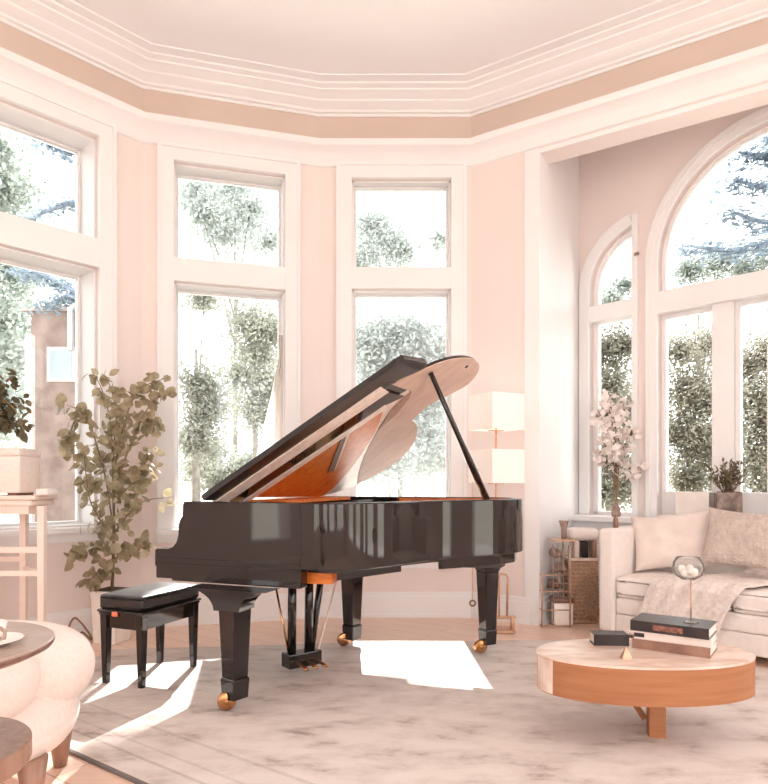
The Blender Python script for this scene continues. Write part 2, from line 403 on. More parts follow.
# arched wall
def sx(px): return fW.px(px)
BS, BZ, BR = fW.px(659)+.845, 2.90, .85
b0, b1 = BS-BR, BS+BR
SS, SZ, SR = fW.px(590)+.48, 2.80, .48
s0, s1 = SS-SR, fW.px(633)
SILL = .81
def big_top(s): return BZ+math.sqrt(max(0, BR*BR-(s-BS)**2))
def small_top(s): return SZ+math.sqrt(max(0, SR*SR-(s-SS)**2))
ss = sorted(set([-.05, s0, s1, b0, b1, fW.L+.1]+[s0+(s1-s0)*i/16 for i in range(17)]+[BS-BR*math.cos(math.pi*i/48) for i in range(49)]))
mb = MB()
for a, b in zip(ss[:-1], ss[1:]):
    if b-a < 1e-6: continue
    m = (a+b)/2
    if s0 < m < s1: fn = small_top
    elif b0 < m < b1: fn = big_top
    else: fn = None
    if fn is None: fW.box(mb, a, b, 0, AZ, 0, WT)
    else:
        fW.box(mb, a, b, 0, SILL, 0, WT)
        za, zb = fn(a), fn(b)
        mb.hexa([fW.pt(a, za), fW.pt(b, zb), fW.pt(b, zb, WT), fW.pt(a, za, WT)], [fW.pt(a, AZ), fW.pt(b, AZ), fW.pt(b, AZ, WT), fW.pt(a, AZ, WT)])
struct(mb.build('wall_alcove', WALL))
# back wall behind the camera, three openings added for fill light and piano reflections
fK = Frame(WP[6], WP[0])
KW = [(.7, 2.2, [(.4, 3.4)]), (2.9, 4.2, [(.4, 3.4)]), (4.9, 6.3, [(.4, 3.4)])]
mb = MB(); wall_open(mb, fK, KW); struct(mb.build('wall_back', WALL))
# floor and ceiling
outer = offset_path(CP, .32)
mb = MB(); mb.prism([(p.x, p.y) for p in outer]+[], -.12, 0)
mb.prism([Q0-fH.u*.2, Q1+fH.n*.3-fH.u*.1, E1+fH.n*.3+fH.u*.1, E0+fH.u*.2], -.12, -.0005)
fl = mb.build('floor', FLOOR); struct(fl)
mb = MB(); mb.prism([(p.x, p.y) for p in offset_path(CP, .3)], CZ, CZ+.15); struct(mb.build('ceiling', CEIL))
def sweep(mb, path, prof, closed=True):
    rows = []
    for (o, z) in prof:
        rows.append([Vector((p.x, p.y, z)) for p in offset_path(path, o)])
    n = len(path); m = len(prof); vs = [v for r in rows for v in r]; fs = []
    for j in range(m if closed else m-1):
        for i in range(n-1):
            a = j*n+i; b = ((j+1) % m)*n+i
            fs.append((a, a+1, b+1, b))
    mb.add(vs, fs)
mb = MB(); sweep(mb, WP, [(.01,3.66),(-.015,3.67),(-.03,3.70),(-.045,3.735),(-.07,3.765),(-.105,3.785),(-.115,3.79),(-.12,3.80),(-.12,3.84),(.01,3.84)])
struct(auto_smooth(mb.build('trim_1', TRIM), 30), 'white cornice moulding around the room')
mb = MB(); sweep(mb, WP, [(.01,3.841),(-.008,3.841),(-.008,4.085),(.01,4.085)])
struct(mb.build('trim_2', FRIEZE), 'tan frieze band between cornice and crown moulding')
mb = MB(); sweep(mb, WP, [(.01,4.07),(-.02,4.07),(-.025,4.085),(-.05,4.09),(-.055,4.105),(-.09,4.12),(-.12,4.14),(-.125,4.15),(-.18,4.175),(-.20,4.18),(-.205,4.19),(-.25,4.20),(-.255,4.21),(-.33,4.212),(-.335,4.222),(.01,4.225)])
struct(auto_smooth(mb.build('trim_3', CEIL), 25), 'stepped crown moulding under the ceiling')
# baseboards
def base_run(name, fr, t0, t1):
    mb = MB(); fr.box(mb, t0, t1, 0, .17, -.022, 0); fr.box(mb, t0, t1, .17, .205, -.014, 0); fr.box(mb, t0, t1, 0, .03, -.03, 0)
    struct(mb.build(name, TRIM))
base_run('baseboard_bay_left', fA, 0, fA.L); base_run('baseboard_bay_center_left', fB, 0, fB.L); base_run('baseboard_bay_center', fC, 0, fC.L)
base_run('baseboard_bay_right', fH, 0, tH0-.06); base_run('baseboard_alcove_left', fL, .0, fL.L); base_run('baseboard_alcove', fW, 0, fW.L)

def rect_window(name, fr, a, b, lo, hi, sill=True, gl=GLASS, cw=.105, label=None, dp=.12):
    """lo=(z0,z1), hi=(z0,z1) openings; one casing, two sashes with panes"""
    root = sempty(name, fr.pt((a+b)/2, lo[0], 0))
    if label: root['label'] = label
    zt = hi[1]; zb = lo[0]
    mb = MB()
    fr.box(mb, a-cw, a, zb-.10, zt+cw, -.03, 0); fr.box(mb, b, b+cw, zb-.10, zt+cw, -.03, 0)
    fr.box(mb, a, b, zt, zt+cw, -.03, 0); fr.box(mb, a, b, zb-.10, zb, -.03, 0)
    fr.box(mb, a, b, lo[1], hi[0], -.025, 0)
    w = .014   # raised outer bead
    fr.box(mb, a-cw-w, a-cw+.012, zb-.10, zt+cw+w, -.042, 0); fr.box(mb, b+cw-.012, b+cw+w, zb-.10, zt+cw+w, -.042, 0)
    fr.box(mb, a-cw, b+cw, zt+cw-.012, zt+cw+w, -.0415, 0)
    mb.build('casing', TRIM, root)
    if sill:
        mb = MB(); fr.box(mb, a-cw-.02, b+cw+.02, zb-.035, zb, -.08, -.0305); mb.build('sill', TRIM, root)
    for nm, (z0, z1) in (('lower_sash', lo), ('upper_sash', hi)):
        mb = MB(); e = .028; o0, o1 = dp, dp+.05
        fr.box(mb, a, a+e, z0, z1, o0, o1); fr.box(mb, b-e, b, z0, z1, o0, o1)
        fr.box(mb, a+e, b-e, z0, z0+e, o0, o1); fr.box(mb, a+e, b-e, z1-e, z1, o0, o1)
        e2 = .012
        fr.box(mb, a, a+e2, z0, z1, .04, dp); fr.box(mb, b-e2, b, z0, z1, .04, dp); fr.box(mb, a, b, z1-e2, z1, .04, dp); fr.box(mb, a, b, z0, z0+e2, .04, dp)
        sh = mb.build(nm, TRIM, root)
        mb = MB(); fr.box(mb, a+e, b-e, z0+e, z1-e, dp+.022, dp+.028); mb.build('pane', gl, sh)
    return root
rect_window('window_1', fA, aL, aR, (zA2, zA3), (zA0, zA1), dp=.27, label='wide two-pane window at the left end of the bay')
rect_window('window_2', fB, bL, bR, (zB2, zB3), (zB0, zB1), dp=.19, label='two-pane window behind the leafy plant')
rect_window('window_3', fC, cL, cR, (zC2, zC3), (zC0, zC1), gl=GLASSV, cw=.11, sill=True, label='narrow two-pane window behind the raised piano lid')

# arched windows
def band(mb, fr, inner, outer, o0, o1):
    for i in range(len(inner)-1):
        a, b, c, d = inner[i], inner[i+1], outer[i+1], outer[i]
        mb.hexa([fr.pt(*a, o0), fr.pt(*b, o0), fr.pt(*c, o0), fr.pt(*d, o0)], [fr.pt(*a, o1), fr.pt(*b, o1), fr.pt(*c, o1), fr.pt(*d, o1)])
def arc(cs, cz, r, a0, a1, n): return [(cs+r*math.cos(a0+(a1-a0)*i/n), cz+r*math.sin(a0+(a1-a0)*i/n)) for i in range(n+1)]
w4 = sempty('window_4', fW.pt(BS, SILL, 0)); w4['label'] = 'large arched window above glazed doors behind the sofa'
mb = MB(); N = 56; pi = math.pi
band(mb, fW, arc(BS, BZ, BR, 0, pi, N), arc(BS, BZ, BR+.055, 0, pi, N), -.03, 0)
band(mb, fW, arc(BS, BZ, BR+.055, 0, pi, N), arc(BS, BZ, BR+.09, 0, pi, N), -.042, 0)
for sg in (-1, 1):
    x = BS+sg*BR
    fW.box(mb, min(x, x+sg*.055), max(x, x+sg*.055), SILL, BZ, -.03, 0); fW.box(mb, min(x+sg*.055, x+sg*.09), max(x+sg*.055, x+sg*.09), SILL, BZ, -.042, 0)
auto_smooth(mb.build('casing', TRIM, w4), 30)
RZ0, RZ1 = 2.50, 2.66
mb = MB(); o0, o1 = .07, .13
band(mb, fW, arc(BS, BZ, BR-.03, 0, pi, N), arc(BS, BZ, BR, 0, pi, N), o0, o1)
for sg in (-1, 1):
    x = BS+sg*BR; fW.box(mb, min(x, x-sg*.03), max(x, x-sg*.03), RZ1, BZ, o0, o1)
auto_smooth(mb.build('arch_frame', TRIM, w4), 30)
mb = MB(); fW.box(mb, b0, b1, RZ0, RZ1, -.02, .15); fW.box(mb, b0, b1, RZ0-.02, RZ0+.03, -.035, .15); mb.build('transom_rail', TRIM, w4)
inn = [(BS-BR+.055, RZ1)]+list(reversed(arc(BS, BZ, BR-.03, 0, pi, N)))+[(BS+BR-.03, RZ1)]
mb = MB(); mb.hexa([fW.pt(s, z, .10) for s, z in inn], [fW.pt(s, z, .106) for s, z in inn]); mb.build('arch_pane', GLASS, w4)
m0, m1 = fW.px(711), fW.px(733)
mir = lambda s: 2*BS-s
GB = 1.02
mb = MB()
for a, b in ((m0, m1), (mir(m1), mir(m0))): fW.box(mb, a, b, SILL, RZ0, .02, .13)
fW.box(mb, BS-.06, BS+.06, SILL, RZ0, .02, .13)
mb.build('mullion', TRIM, w4)
for a, b in ((b0, m0), (m1, BS-.06), (BS+.06, mir(m1)), (mir(m0), b1)):
    mb = MB(); e = .03
    fW.box(mb, a, a+e, SILL, RZ0, .07, .13); fW.box(mb, b-e*.4, b, SILL, RZ0, .07, .13)
    fW.box(mb, a+e, b-e*.4, SILL, GB, .06, .13); fW.box(mb, a+e, b-e*.4, RZ0-.05, RZ0, .07, .13)
    d = mb.build('glazed_door', TRIM, w4)
    mb = MB(); fW.box(mb, a+e, b-e*.4, GB, RZ0-.05, .10, .106); mb.build('pane', GLASS, d)
w5 = sempty('window_5', fW.pt((s0+s1)/2, SILL, 0)); w5['label'] = 'small quarter-arched side window behind the sofa arm'
mb = MB(); aend = math.acos((s1-SS)/SR)
ai = arc(SS, SZ, SR, pi, aend, 24); ao = arc(SS, SZ, SR+.09, pi, aend, 24)
band(mb, fW, ai, ao, -.03, 0); fW.box(mb, s0-.09, s0, SILL, SZ, -.03, 0)
fW.box(mb, s1, s1+.05, SILL, small_top(s1)+.085, -.03, 0)
auto_smooth(mb.build('casing', TRIM, w5), 30)
mb = MB(); band(mb, fW, arc(SS, SZ, SR-.04, pi, math.acos((s1-SS)/(SR-.04)), 24), ai, .07, .13)
fW.box(mb, s0, s0+.04, SILL, SZ, .07, .13); fW.box(mb, s1-.012, s1, SILL, small_top(s1)-.02, .07, .13); fW.box(mb, s0, s1, SILL, SILL+.03, .07, .13)
auto_smooth(mb.build('sash', TRIM, w5), 30)
mb = MB(); fW.box(mb, s0, s1, 2.51, 2.65, -.02, .13); mb.build('rail', TRIM, w5)
t_, z_ = fW.px(637, 254, -.03); mb = MB(); fW.box(mb, t_-.018, t_+.018, z_-.012, z_+.012, -.045, -.03); mb.build('latch', CLAY, w5)
il = [(s0+.04, SILL+.03)]+arc(SS, SZ, SR-.04, pi, math.acos((s1-.012-SS)/(SR-.04)), 24)+[(s1-.012, SILL+.03)]
mb = MB(); mb.hexa([fW.pt(s, z, .10) for s, z in il], [fW.pt(s, z, .106) for s, z in il]); mb.build('pane', GLASS, w5)
# deep window ledge behind the sofa
mb = MB(); fW.box(mb, .0, fW.L, SILL-.04, SILL, -.26, -.051); fW.box(mb, 0, fW.L, .2, SILL-.04, -.20, -.03)
struct(mb.build('trim_5', TRIM), 'white ledge under the arched windows')

# ------------------------------------------------------------------ rug
rug = [(-.907+.393*4, 2.368-.28*4), (-1.30, 2.648), (-1.72, 2.947), (-1.80, 4.22), (-.4, 4.38), (1.35, 4.50), (1.55, 4.47), (3.0, 3.0), (2.9, 1.0)]
mb = MB(); mb.prism(rug, 0.0, .012)
tag(mb.build('area_rug', RUG, None, (0, 3, 0)), 'large pale worn rug with faded grey-brown blotches under the piano', 'rug')

# ------------------------------------------------------------------ grand piano
GP = thing('grand_piano', 'black lacquered grand piano with raised lid standing on the pale rug', 'piano', (-.2, 3.8, .012))
Kn = Vector((-1.19, 3.40)); ax = Vector((.935, -.355)).normalized(); ee = Vector((-ax.y, ax.x))
Kf = Kn+ee*1.42
def cat_rom(pts, n=6):
    out = []
    for i in range(len(pts)-1):
        p0 = pts[max(i-1, 0)]; p1 = pts[i]; p2 = pts[i+1]; p3 = pts[min(i+2, len(pts)-1)]
        for k in range(n):
            t = k/n
            out.append(.5*((2*p1)+(p2-p0)*t+(2*p0-5*p1+4*p2-p3)*t*t+(3*p1-p0-3*p2+p3)*t**3))
    out.append(pts[-1]); return out
near_end = Kn+ax*.83
bent = [near_end, Kn+ax*.98+ee*.01, Vector((-.12,3.10)), Vector((.03,3.22)), Vector((.17,3.38)), Vector((.33,3.52)), Vector((.52,3.64)), Vector((.70,3.76)),
        Vector((.82,3.90)), Vector((.86,4.05)), Vector((.84,4.19)), Vector((.74,4.29))]
curve = [Kn+ax*.20, Kn+ax*.5]+cat_rom(bent, 6)
spine_end = Kf+ax*.20
rim_out = curve+[Vector((.2, 4.29+(.74-.2)*(spine_end.y-4.29)/(.74-spine_end.x))), spine_end]
rim_in = offset_path(list(rim_out), .055)     # left of travel = inside
def strip(mb, A, B, z0, z1):
    n = len(A); vs = []
    for a, b in zip(A, B):
        vs += [(a.x, a.y, z0), (a.x, a.y, z1), (b.x, b.y, z1), (b.x, b.y, z0)]
    fs = []
    for i in range(n-1):
        o = i*4; p = o+4
        for j in range(4):
            fs.append((o+j, o+(j+1) % 4, p+(j+1) % 4, p+j))
    fs += [(3, 2, 1, 0), ((n-1)*4, (n-1)*4+1, (n-1)*4+2, (n-1)*4+3)]
    mb.add(vs, fs)
RT, RB = 1.0, .68
mb = MB(); strip(mb, rim_out, rim_in, RB, RT); bevel(auto_smooth(mb.build('case', BLACK, GP), 30), .006)
def along(d, z, w, base=Kn): q = base+ax*d+ee*w; return Vector((q.x, q.y, z))
def arm_profile():
    p = [(0, .60), (0, .66), (-.008, .665), (-.008, .745), (.0, .753), (.075, .753), (.105, .765), (.128, .79), (.14, .83), (.142, .88), (.150, .905), (.165, .925), (.168, .985), (.178, 1.0), (.85, 1.0), (.85, .59), (.10, .59), (.10, .60)]
    return p
for base, w0 in ((Kn, -.004), (Kf, -.066)):
    mb = MB(); pr = arm_profile()
    mb.hexa([along(d, z, w0, base) for d, z in pr], [along(d, z, w0+.07, base) for d, z in pr])
    o = mb.build('arm', BLACK, GP); bevel(o, .004)
    mb = MB()
    for z in (.672, .70):
        s = -.008 if base is Kn else .074
        mb.hexa([along(-.0, z, w0+s, base), along(.845, z, w0+s, base), along(.845, z, w0+s+.01, base), along(-.0, z, w0+s+.01, base)],
                [along(-.0, z+.008, w0+s, base), along(.845, z+.008, w0+s, base), along(.845, z+.008, w0+s+.01, base), along(-.0, z+.008, w0+s+.01, base)])
    mb.build('arm_moulding', BLACK, o)
def pbox(mb, d0, d1, w0, w1, z0, z1):
    mb.hexa([along(d0, z0, w0), along(d1, z0, w0), along(d1, z0, w1), along(d0, z0, w1)], [along(d0, z1, w0), along(d1, z1, w0), along(d1, z1, w1), along(d0, z1, w1)])
mb = MB(); pbox(mb, .02, .52, .068, 1.352, .61, .68); mb.build('keybed', BLACK, GP)
mb = MB(); pbox(mb, .0, .02, .068, 1.352, .61, .73); mb.build('key_slip', BLACK, GP)
mb = MB()
for i in range(52): pbox(mb, .025, .17, .10+i*.0235, .10+i*.0235+.0222, .68, .735)
kb = mb.build('keyboard', IVORY, GP)
mb = MB()
for i in range(51):
    if i % 7 in (0, 2, 3, 5, 6): pbox(mb, .075, .17, .10+(i+1)*.0235-.006, .10+(i+1)*.0235+.006, .735, .748)
mb.build('black_keys', BLACKM, kb)
mb = MB(); pbox(mb, .17, .195, .068, 1.352, .68, .93); mb.build('fallboard', BLACK, GP)
mb = MB(); pbox(mb, .195, .30, .068, 1.352, .955, .975); mb.build('front_shelf', BLACK, GP)
# soundboard and lining
body_in = [p for p in rim_in]
mb = MB(); ins = offset_path(list(rim_out), .056); mb.prism([(p.x, p.y) for p in ins], .90, .915); mb.build('soundboard', AMBER, GP)
mb = MB(); strip(mb, offset_path(list(rim_out), .0555), offset_path(list(rim_out), .062), .915, .994); auto_smooth(mb.build('rim_lining', AMBER, GP), 30)
mb = MB(); ins = offset_path(list(rim_out), .09); mb.prism([(p.x, p.y) for p in ins], .915, .925); mb.build('iron_plate', BRASS, GP)
mb = MB()
for i in range(36):
    w = .16+i*.033; q0 = Kn+ax*.42+ee*w; q1 = Kn+ax*(.95+.016*i)+ee*(w+.12 if i < 24 else w)
    q1 = Vector((min(q1.x, .6), q1.y)); mb.tube([(q0.x, q0.y, .94), (q1.x, min(q1.y, 4.2), .94)], .0015, 5)
mb.build('strings', GOLD, GP)
mb = MB(); pbox(mb, .36, .60, .30, 1.15, .985, 1.003); mb.build('music_desk', AMBER, GP)
mb = MB(); ins = offset_path(list(rim_out), .10); mb.prism([(p.x, p.y) for p in ins], .655, .682); mb.build('underside_board', BLACKM, GP)
mb = MB()
a = PF(325, 3.26); b = PF(396, 3.62)
def bar(mb, a, b, w, z0, z1):
    d = (Vector((b[0], b[1]))-Vector((a[0], a[1]))).normalized(); n = Vector((-d.y, d.x))*w/2
    A = Vector((a[0], a[1])); B = Vector((b[0], b[1]))
    q = [A-n, B-n, B+n, A+n]; mb.prism([(p.x, p.y) for p in q], z0, z1)
bar(mb, a, b, .08, .605, .665); mb.build('beam', BLACKM, GP)
mb = MB(); bar(mb, (-.34, 3.19), (-.10, 4.30), .17, .60, .667); mb.build('cross_beam', AMBER, GP)
# tail skirt under the rim
tail = [Vector((.30,3.60)), Vector((.50,3.70)), Vector((.68,3.80)), Vector((.79,3.93)), Vector((.825,4.05)), Vector((.81,4.17)), Vector((.72,4.25)), Vector((.45,4.33))]
mb = MB(); mb.prism([(p.x, p.y) for p in tail], .615, .68); bevel(mb.build('tail_skirt', BLACK, GP), .006)
mb = MB(); tb = [(.50,3.98),(.72,3.98),(.76,4.08),(.72,4.2),(.50,4.22)]; mb.prism(tb, .575, .615); mb.build('leg_plate', BLACK, GP)

def frustum(mb, c, z0, s0_, z1, s1_, rz):
    def ring(z, s): return [Vector((c[0], c[1], z))+Matrix.Rotation(rz, 3, 'Z') @ Vector((x*s/2, y*s/2, 0)) for x, y in ((-1,-1),(1,-1),(1,1),(-1,1))]
    mb.hexa(ring(z0, s0_), ring(z1, s1_))
G0 = .012
def piano_leg(c, rz, ztop, s_top, s_bot, zblk, cast, k1=1.12, k2=1.35):
    mb = MB()
    frustum(mb, c, zblk, s_bot, ztop-.07, s_top, rz)
    frustum(mb, c, ztop-.07, s_top, ztop-.055, s_top*k1, rz); frustum(mb, c, ztop-.055, s_top*k1, ztop-.035, s_top*k1, rz)
    frustum(mb, c, ztop-.035, s_top*k1, ztop, s_top*k2, rz)
    lg = mb.build('leg', BLACK, GP); bevel(lg, .004)
    mb = MB(); frustum(mb, c, zblk-.10, s_bot*1.0, zblk-.008, s_bot*1.12, rz); frustum(mb, c, zblk-.008, s_bot*1.12, zblk, s_bot*1.02, rz)
    bevel(mb.build('foot_block', BLACK, lg), .003)
    mb = MB(); w = Vector((c[0]+cast[0], c[1]+cast[1])); r = .044
    M = Matrix.Rotation(R(90), 3, 'X'); M = Matrix.Rotation(R(20), 3, 'Z') @ M
    mb.lathe([(0,-.016),(r*.8,-.016),(r,-.011),(r,.011),(r*.8,.016),(0,.016)], (w.x, w.y, G0+r), 24, M)
    mb.tube([(c[0], c[1], zblk-.10), (c[0]*.6+w.x*.4, c[1]*.6+w.y*.4, G0+r*1.7), (w.x, w.y, G0+r)], [.016, .018, .014], 8)
    mb.lathe([(0,-.021),(.012,-.021),(.012,.021),(0,.021)], (w.x, w.y, G0+r), 12, M)
    mb.build('castor', BRASS, lg)
    return lg
LN = PF(235, 3.12); LF = PF(352, 4.33); LT = PF(487.5, 4.16)
ln = piano_leg((LN.x, LN.y), R(-38), .585, .112, .088, .165, (-.035, -.02), 1.03, 1.05)
piano_leg((LF.x, LF.y), R(-38), .66, .115, .085, .155, (-.055, -.01))
piano_leg((LT.x, LT.y), R(-62), .60, .105, .078, .165, (-.05, -.03))
# curved bracket over the near leg, lying along the arm
dN = (Vector((LN.x, LN.y))-Kn).dot(ax); wN = (Vector((LN.x, LN.y))-Kn).dot(ee)
prof = []
for i in range(9):
    t = i/8; prof.append((dN-.235+.165*math.sin(t*pi/2), .592-.10*(1-math.cos(t*pi/2))))
for i in range(9):
    t = i/8; prof.append((dN+.215-.145*math.cos(t*pi/2), .592-.10*(1-math.sin(t*pi/2))))
mb = MB(); mb.hexa([along(d, z, wN-.075) for d, z in prof], [along(d, z, wN+.06) for d, z in prof]); mb.build('leg_bracket', BLACK, GP)
# pedal lyre
LY = PF(301, 3.71)
LYu = Vector((.80, .60)).normalized(); LYn = Vector((LYu.y, -LYu.x))    # box runs back-right; pedals poke out to the near right
def lyp(a, b, z): q = Vector((LY.x, LY.y))+LYu*a+LYn*b; return Vector((q.x, q.y, z))
mb = MB(); mb.hexa([lyp(x, y, .055) for x, y in ((-.10,-.05),(.11,-.05),(.11,.05),(-.10,.05))], [lyp(x, y, .135) for x, y in ((-.10,-.05),(.11,-.05),(.11,.05),(-.10,.05))])
ly = mb.build('pedal_lyre', BLACK, GP); bevel(ly, .005)
for x in (-.055, .055):
    mb = MB(); a = lyp(x-.005, 0, .135); b = lyp(x, 0, .66); mb.tube([a, b], [.026, .024], 12); mb.build('lyre_post', BLACK, ly)
mb = MB(); mb.tube([lyp(.07, .0, .135), P(320, 585, 3.9), P(324, 568, 3.95)], [.018, .021, .026], 10); mb.build('lyre_brace', BLACK, ly)
mb = MB(); mb.tube([lyp(-.08, .0, .135), P(276, 588, 3.70)], .006, 8); mb.build('brass_rod', BRASS, ly)
mb = MB(); mb.tube([lyp(.10, .02, .12), P(338, 575, 4.05)], .005, 8); mb.build('brass_rod', CREAMG, ly)
for x in (-.05, .01, .07):
    mb = MB(); mb.tube([lyp(x, .045, .09), lyp(x, .08, .085), lyp(x+.005, .12, .075), lyp(x+.008, .145, .066)], [.010, .010, .014, .013], 10, squash=.5)
    mb.build('pedal', BRASS, ly)

# raised lid: a sloping plane hinged over the keyboard end
H0 = Vector((-.906, 3.2, 1.004)); v1 = Vector((1.124, .23, .77)); e3 = Vector((.4, .92, 0))
NL = v1.cross(e3).normalized(); C0 = Vector((0, 0, CH))
def lidp(px, py, off=0.0):
    d = Vector(((px-CX)/F, 1, (HY-py)/F)); s = NL.dot(H0-C0)/NL.dot(d); return C0+d*s+NL*off
def lidpoly(mb, pts, o0, o1): mb.hexa([lidp(x, y, o0) for x, y in pts], [lidp(x, y, o1) for x, y in pts])
def smooth2(pts, n=5): return [(v.x, v.y) for v in cat_rom([Vector(p) for p in pts], n)]
leaf_top = smooth2([(388,383),(414,373),(438,363),(454,358.5),(468,358),(476,361),(479,367),(475,376),(466,385),(450,394),(432,403),(421,411),(412,420)], 4)
leaf_bot = smooth2([(412,420),(416,424),(417,431),(414,441),(406,452),(396,461),(380,472),(357,484)], 4)
leaf_in = smooth2([(357,484),(359,470),(366,452),(375,435),(386,416),(399,399),(411,391)], 4)
whole = [(222,498)]+leaf_top+leaf_bot[1:]+[(345,489),(318,497)]
mb = MB(); lidpoly(mb, whole, .002, .02); lid = mb.build('lid', BLACK, GP)
mb = MB(); lidpoly(mb, leaf_top+leaf_bot[1:]+leaf_in[1:], -.004, .0015); mb.build('lid_brown_reflection', LID_REFLECT, lid)  # brown room reflection in the lid, laid on as a coloured panel
ob = smooth2([(384,404),(379,422),(366,447),(346,474),(330,490),(320,496.5)], 4)
mb = MB(); lidpoly(mb, [(247,496.5)]+ob, -.003, .0015); mb.build('lid_amber_reflection', AMBER, lid)  # soundboard reflection in the lid, modelled in amber colour
mb = MB(); lidpoly(mb, ob+[(346,489),(357,484)]+leaf_in[1:-1]+[(409,389)], -.002, .0015); mb.build('lid_cream_reflection', CREAMG, lid)  # pale reflection in the lid, painted as a cream piece
mb = MB(); lidpoly(mb, [(378,429),(389,411),(402,398),(411,391),(408,398),(396,413)], -.008, -.004); mb.build('lid_dark_reflection', LEGW, lid)  # dark sliver of reflection, added as a thin slat
mb = MB(); lidpoly(mb, [(342,434),(347,431),(333,470),(327,472)], -.008, -.003); mb.build('lid_reflection_stripe', WALNUT, lid)  # dark stripe of the soundboard reflection, painted as a strip
mb = MB(); lidpoly(mb, [(347,431),(350,429),(336,466),(333,470)], -.010, -.003); mb.build('lid_reflection_stripe_edge', CREAMG, lid)  # pale line of the same painted reflection
mb = MB(); lidpoly(mb, [(203,500),(208,496),(404,358),(427,362),(426,367),(398,381),(385,388),(222,500)], -.004, .026); bevel(mb.build('lid_front_flap', BLACKM, lid), .003)
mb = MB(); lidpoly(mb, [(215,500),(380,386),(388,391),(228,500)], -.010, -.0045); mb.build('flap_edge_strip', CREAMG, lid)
mb = MB(); lidpoly(mb, [(228,500),(388,391),(403,395),(384,404),(246,500)], -.012, -.004); mb.build('hinge_rail', BLACK, lid)
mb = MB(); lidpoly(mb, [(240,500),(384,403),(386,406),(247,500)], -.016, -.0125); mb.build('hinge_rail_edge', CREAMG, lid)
pt = lidp(430, 372, -.004); pb = Vector((PF(489, 4.02).x, 4.02, .96))
mb = MB(); mb.tube([pb, pb.lerp(pt, .35), pb.lerp(pt, .5), pt], [.022, .021, .016, .014], 10); mb.build('lid_prop', BLACK, GP)
q = lidp(466, 366, -.006); mb = MB(); mb.lathe([(0,-.004),(.012,-.004),(.012,.004),(0,.004)], q, 14, NL.to_track_quat('Z', 'Y').to_matrix()); mb.build('prop_socket', BLACKM, lid)

# ------------------------------------------------------------------ piano bench
BF = Vector((-1.265, 3.40)); be = Vector((.37, .929)).normalized(); bs = Vector((-be.y, be.x))   # be long axis, bs towards left
BL, BW = .48, .30
bc = BF+be*BL/2+bs*BW/2
PB = thing('piano_bench', 'black piano bench with padded leather seat in front of the keyboard', 'bench', (bc.x, bc.y, G0))
brz = math.atan2(be.y, be.x)
mb = MB(); mb.rbox((bc.x, bc.y, .455), (BL, BW, .085), .022, 4, brz, puff=.012); mb.build('cushion', LEATHER, PB)
mb = MB(); mb.rbox((bc.x, bc.y, .408), (BL+.012, BW+.012, .014), .005, 2, brz); mb.build('piping', BLACK, PB)
mb = MB(); mb.box((bc.x, bc.y, .395), (BL-.005, BW-.005, .016), brz)
for s in (-1, 1):
    q = bc+bs*s*(BW/2-.03); mb.box((q.x, q.y, .352), (BL-.06, .02, .075), brz)
    q = bc+be*s*(BL/2-.03); mb.box((q.x, q.y, .352), (.02, BW-.06, .075), brz)
mb.build('frame', BLACK, PB)
for i in (-1, 1):
    for j in (-1, 1):
        q = bc+be*i*(BL/2-.028)+bs*j*(BW/2-.028)
        mb = MB(); frustum(mb, (q.x, q.y), G0, .030, .387, .046, brz); bevel(mb.build('leg', BLACK, PB), .004)
q = bc-be*(BL/2+.005)+bs*.03; mb = MB(); mb.rbox((q.x, q.y, .396), (.012, .036, .026), .004, 2, brz); mb.build('orange_tab', ORANGE, PB)

# ------------------------------------------------------------------ leaves
def leaf(mb, c, d, n, L, W, shape='round'):
    d = d.normalized(); sd = d.cross(n).normalized(); n = sd.cross(d)
    prof = ((0,0),(.18,.62),(.42,1.0),(.66,.88),(.86,.48),(1,0)) if shape == 'round' else ((0,0),(.25,.7),(.5,1),(.75,.6),(1,0))
    vs = [c]; mid = []
    L_, R_ = [], []
    for t, w in prof[1:-1]:
        bend = n*(-.12*L*t*t)
        m = c+d*L*t+bend
        L_.append(m+sd*W/2*w+n*W*.10*w); R_.append(m-sd*W/2*w+n*W*.10*w); mid.append(m)
    tip = c+d*L+n*(-.12*L)
    vs = [c]+L_+R_+mid+[tip]; k = len(L_)
    fs = [(0, 1+2*k, 1), (0, 1+k, 1+2*k)]
    for i in range(k-1):
        fs.append((1+i, 1+2*k+i, 2+2*k+i, 2+i)); fs.append((1+2*k+i, 1+k+i, 2+k+i, 2+2*k+i))
    fs += [(k, 3*k, 3*k+1), (3*k, 2*k, 3*k+1)]
    mb.add(vs, fs, True)
def rv(): return Vector((random.gauss(0,1), random.gauss(0,1), random.gauss(0,1))).normalized()

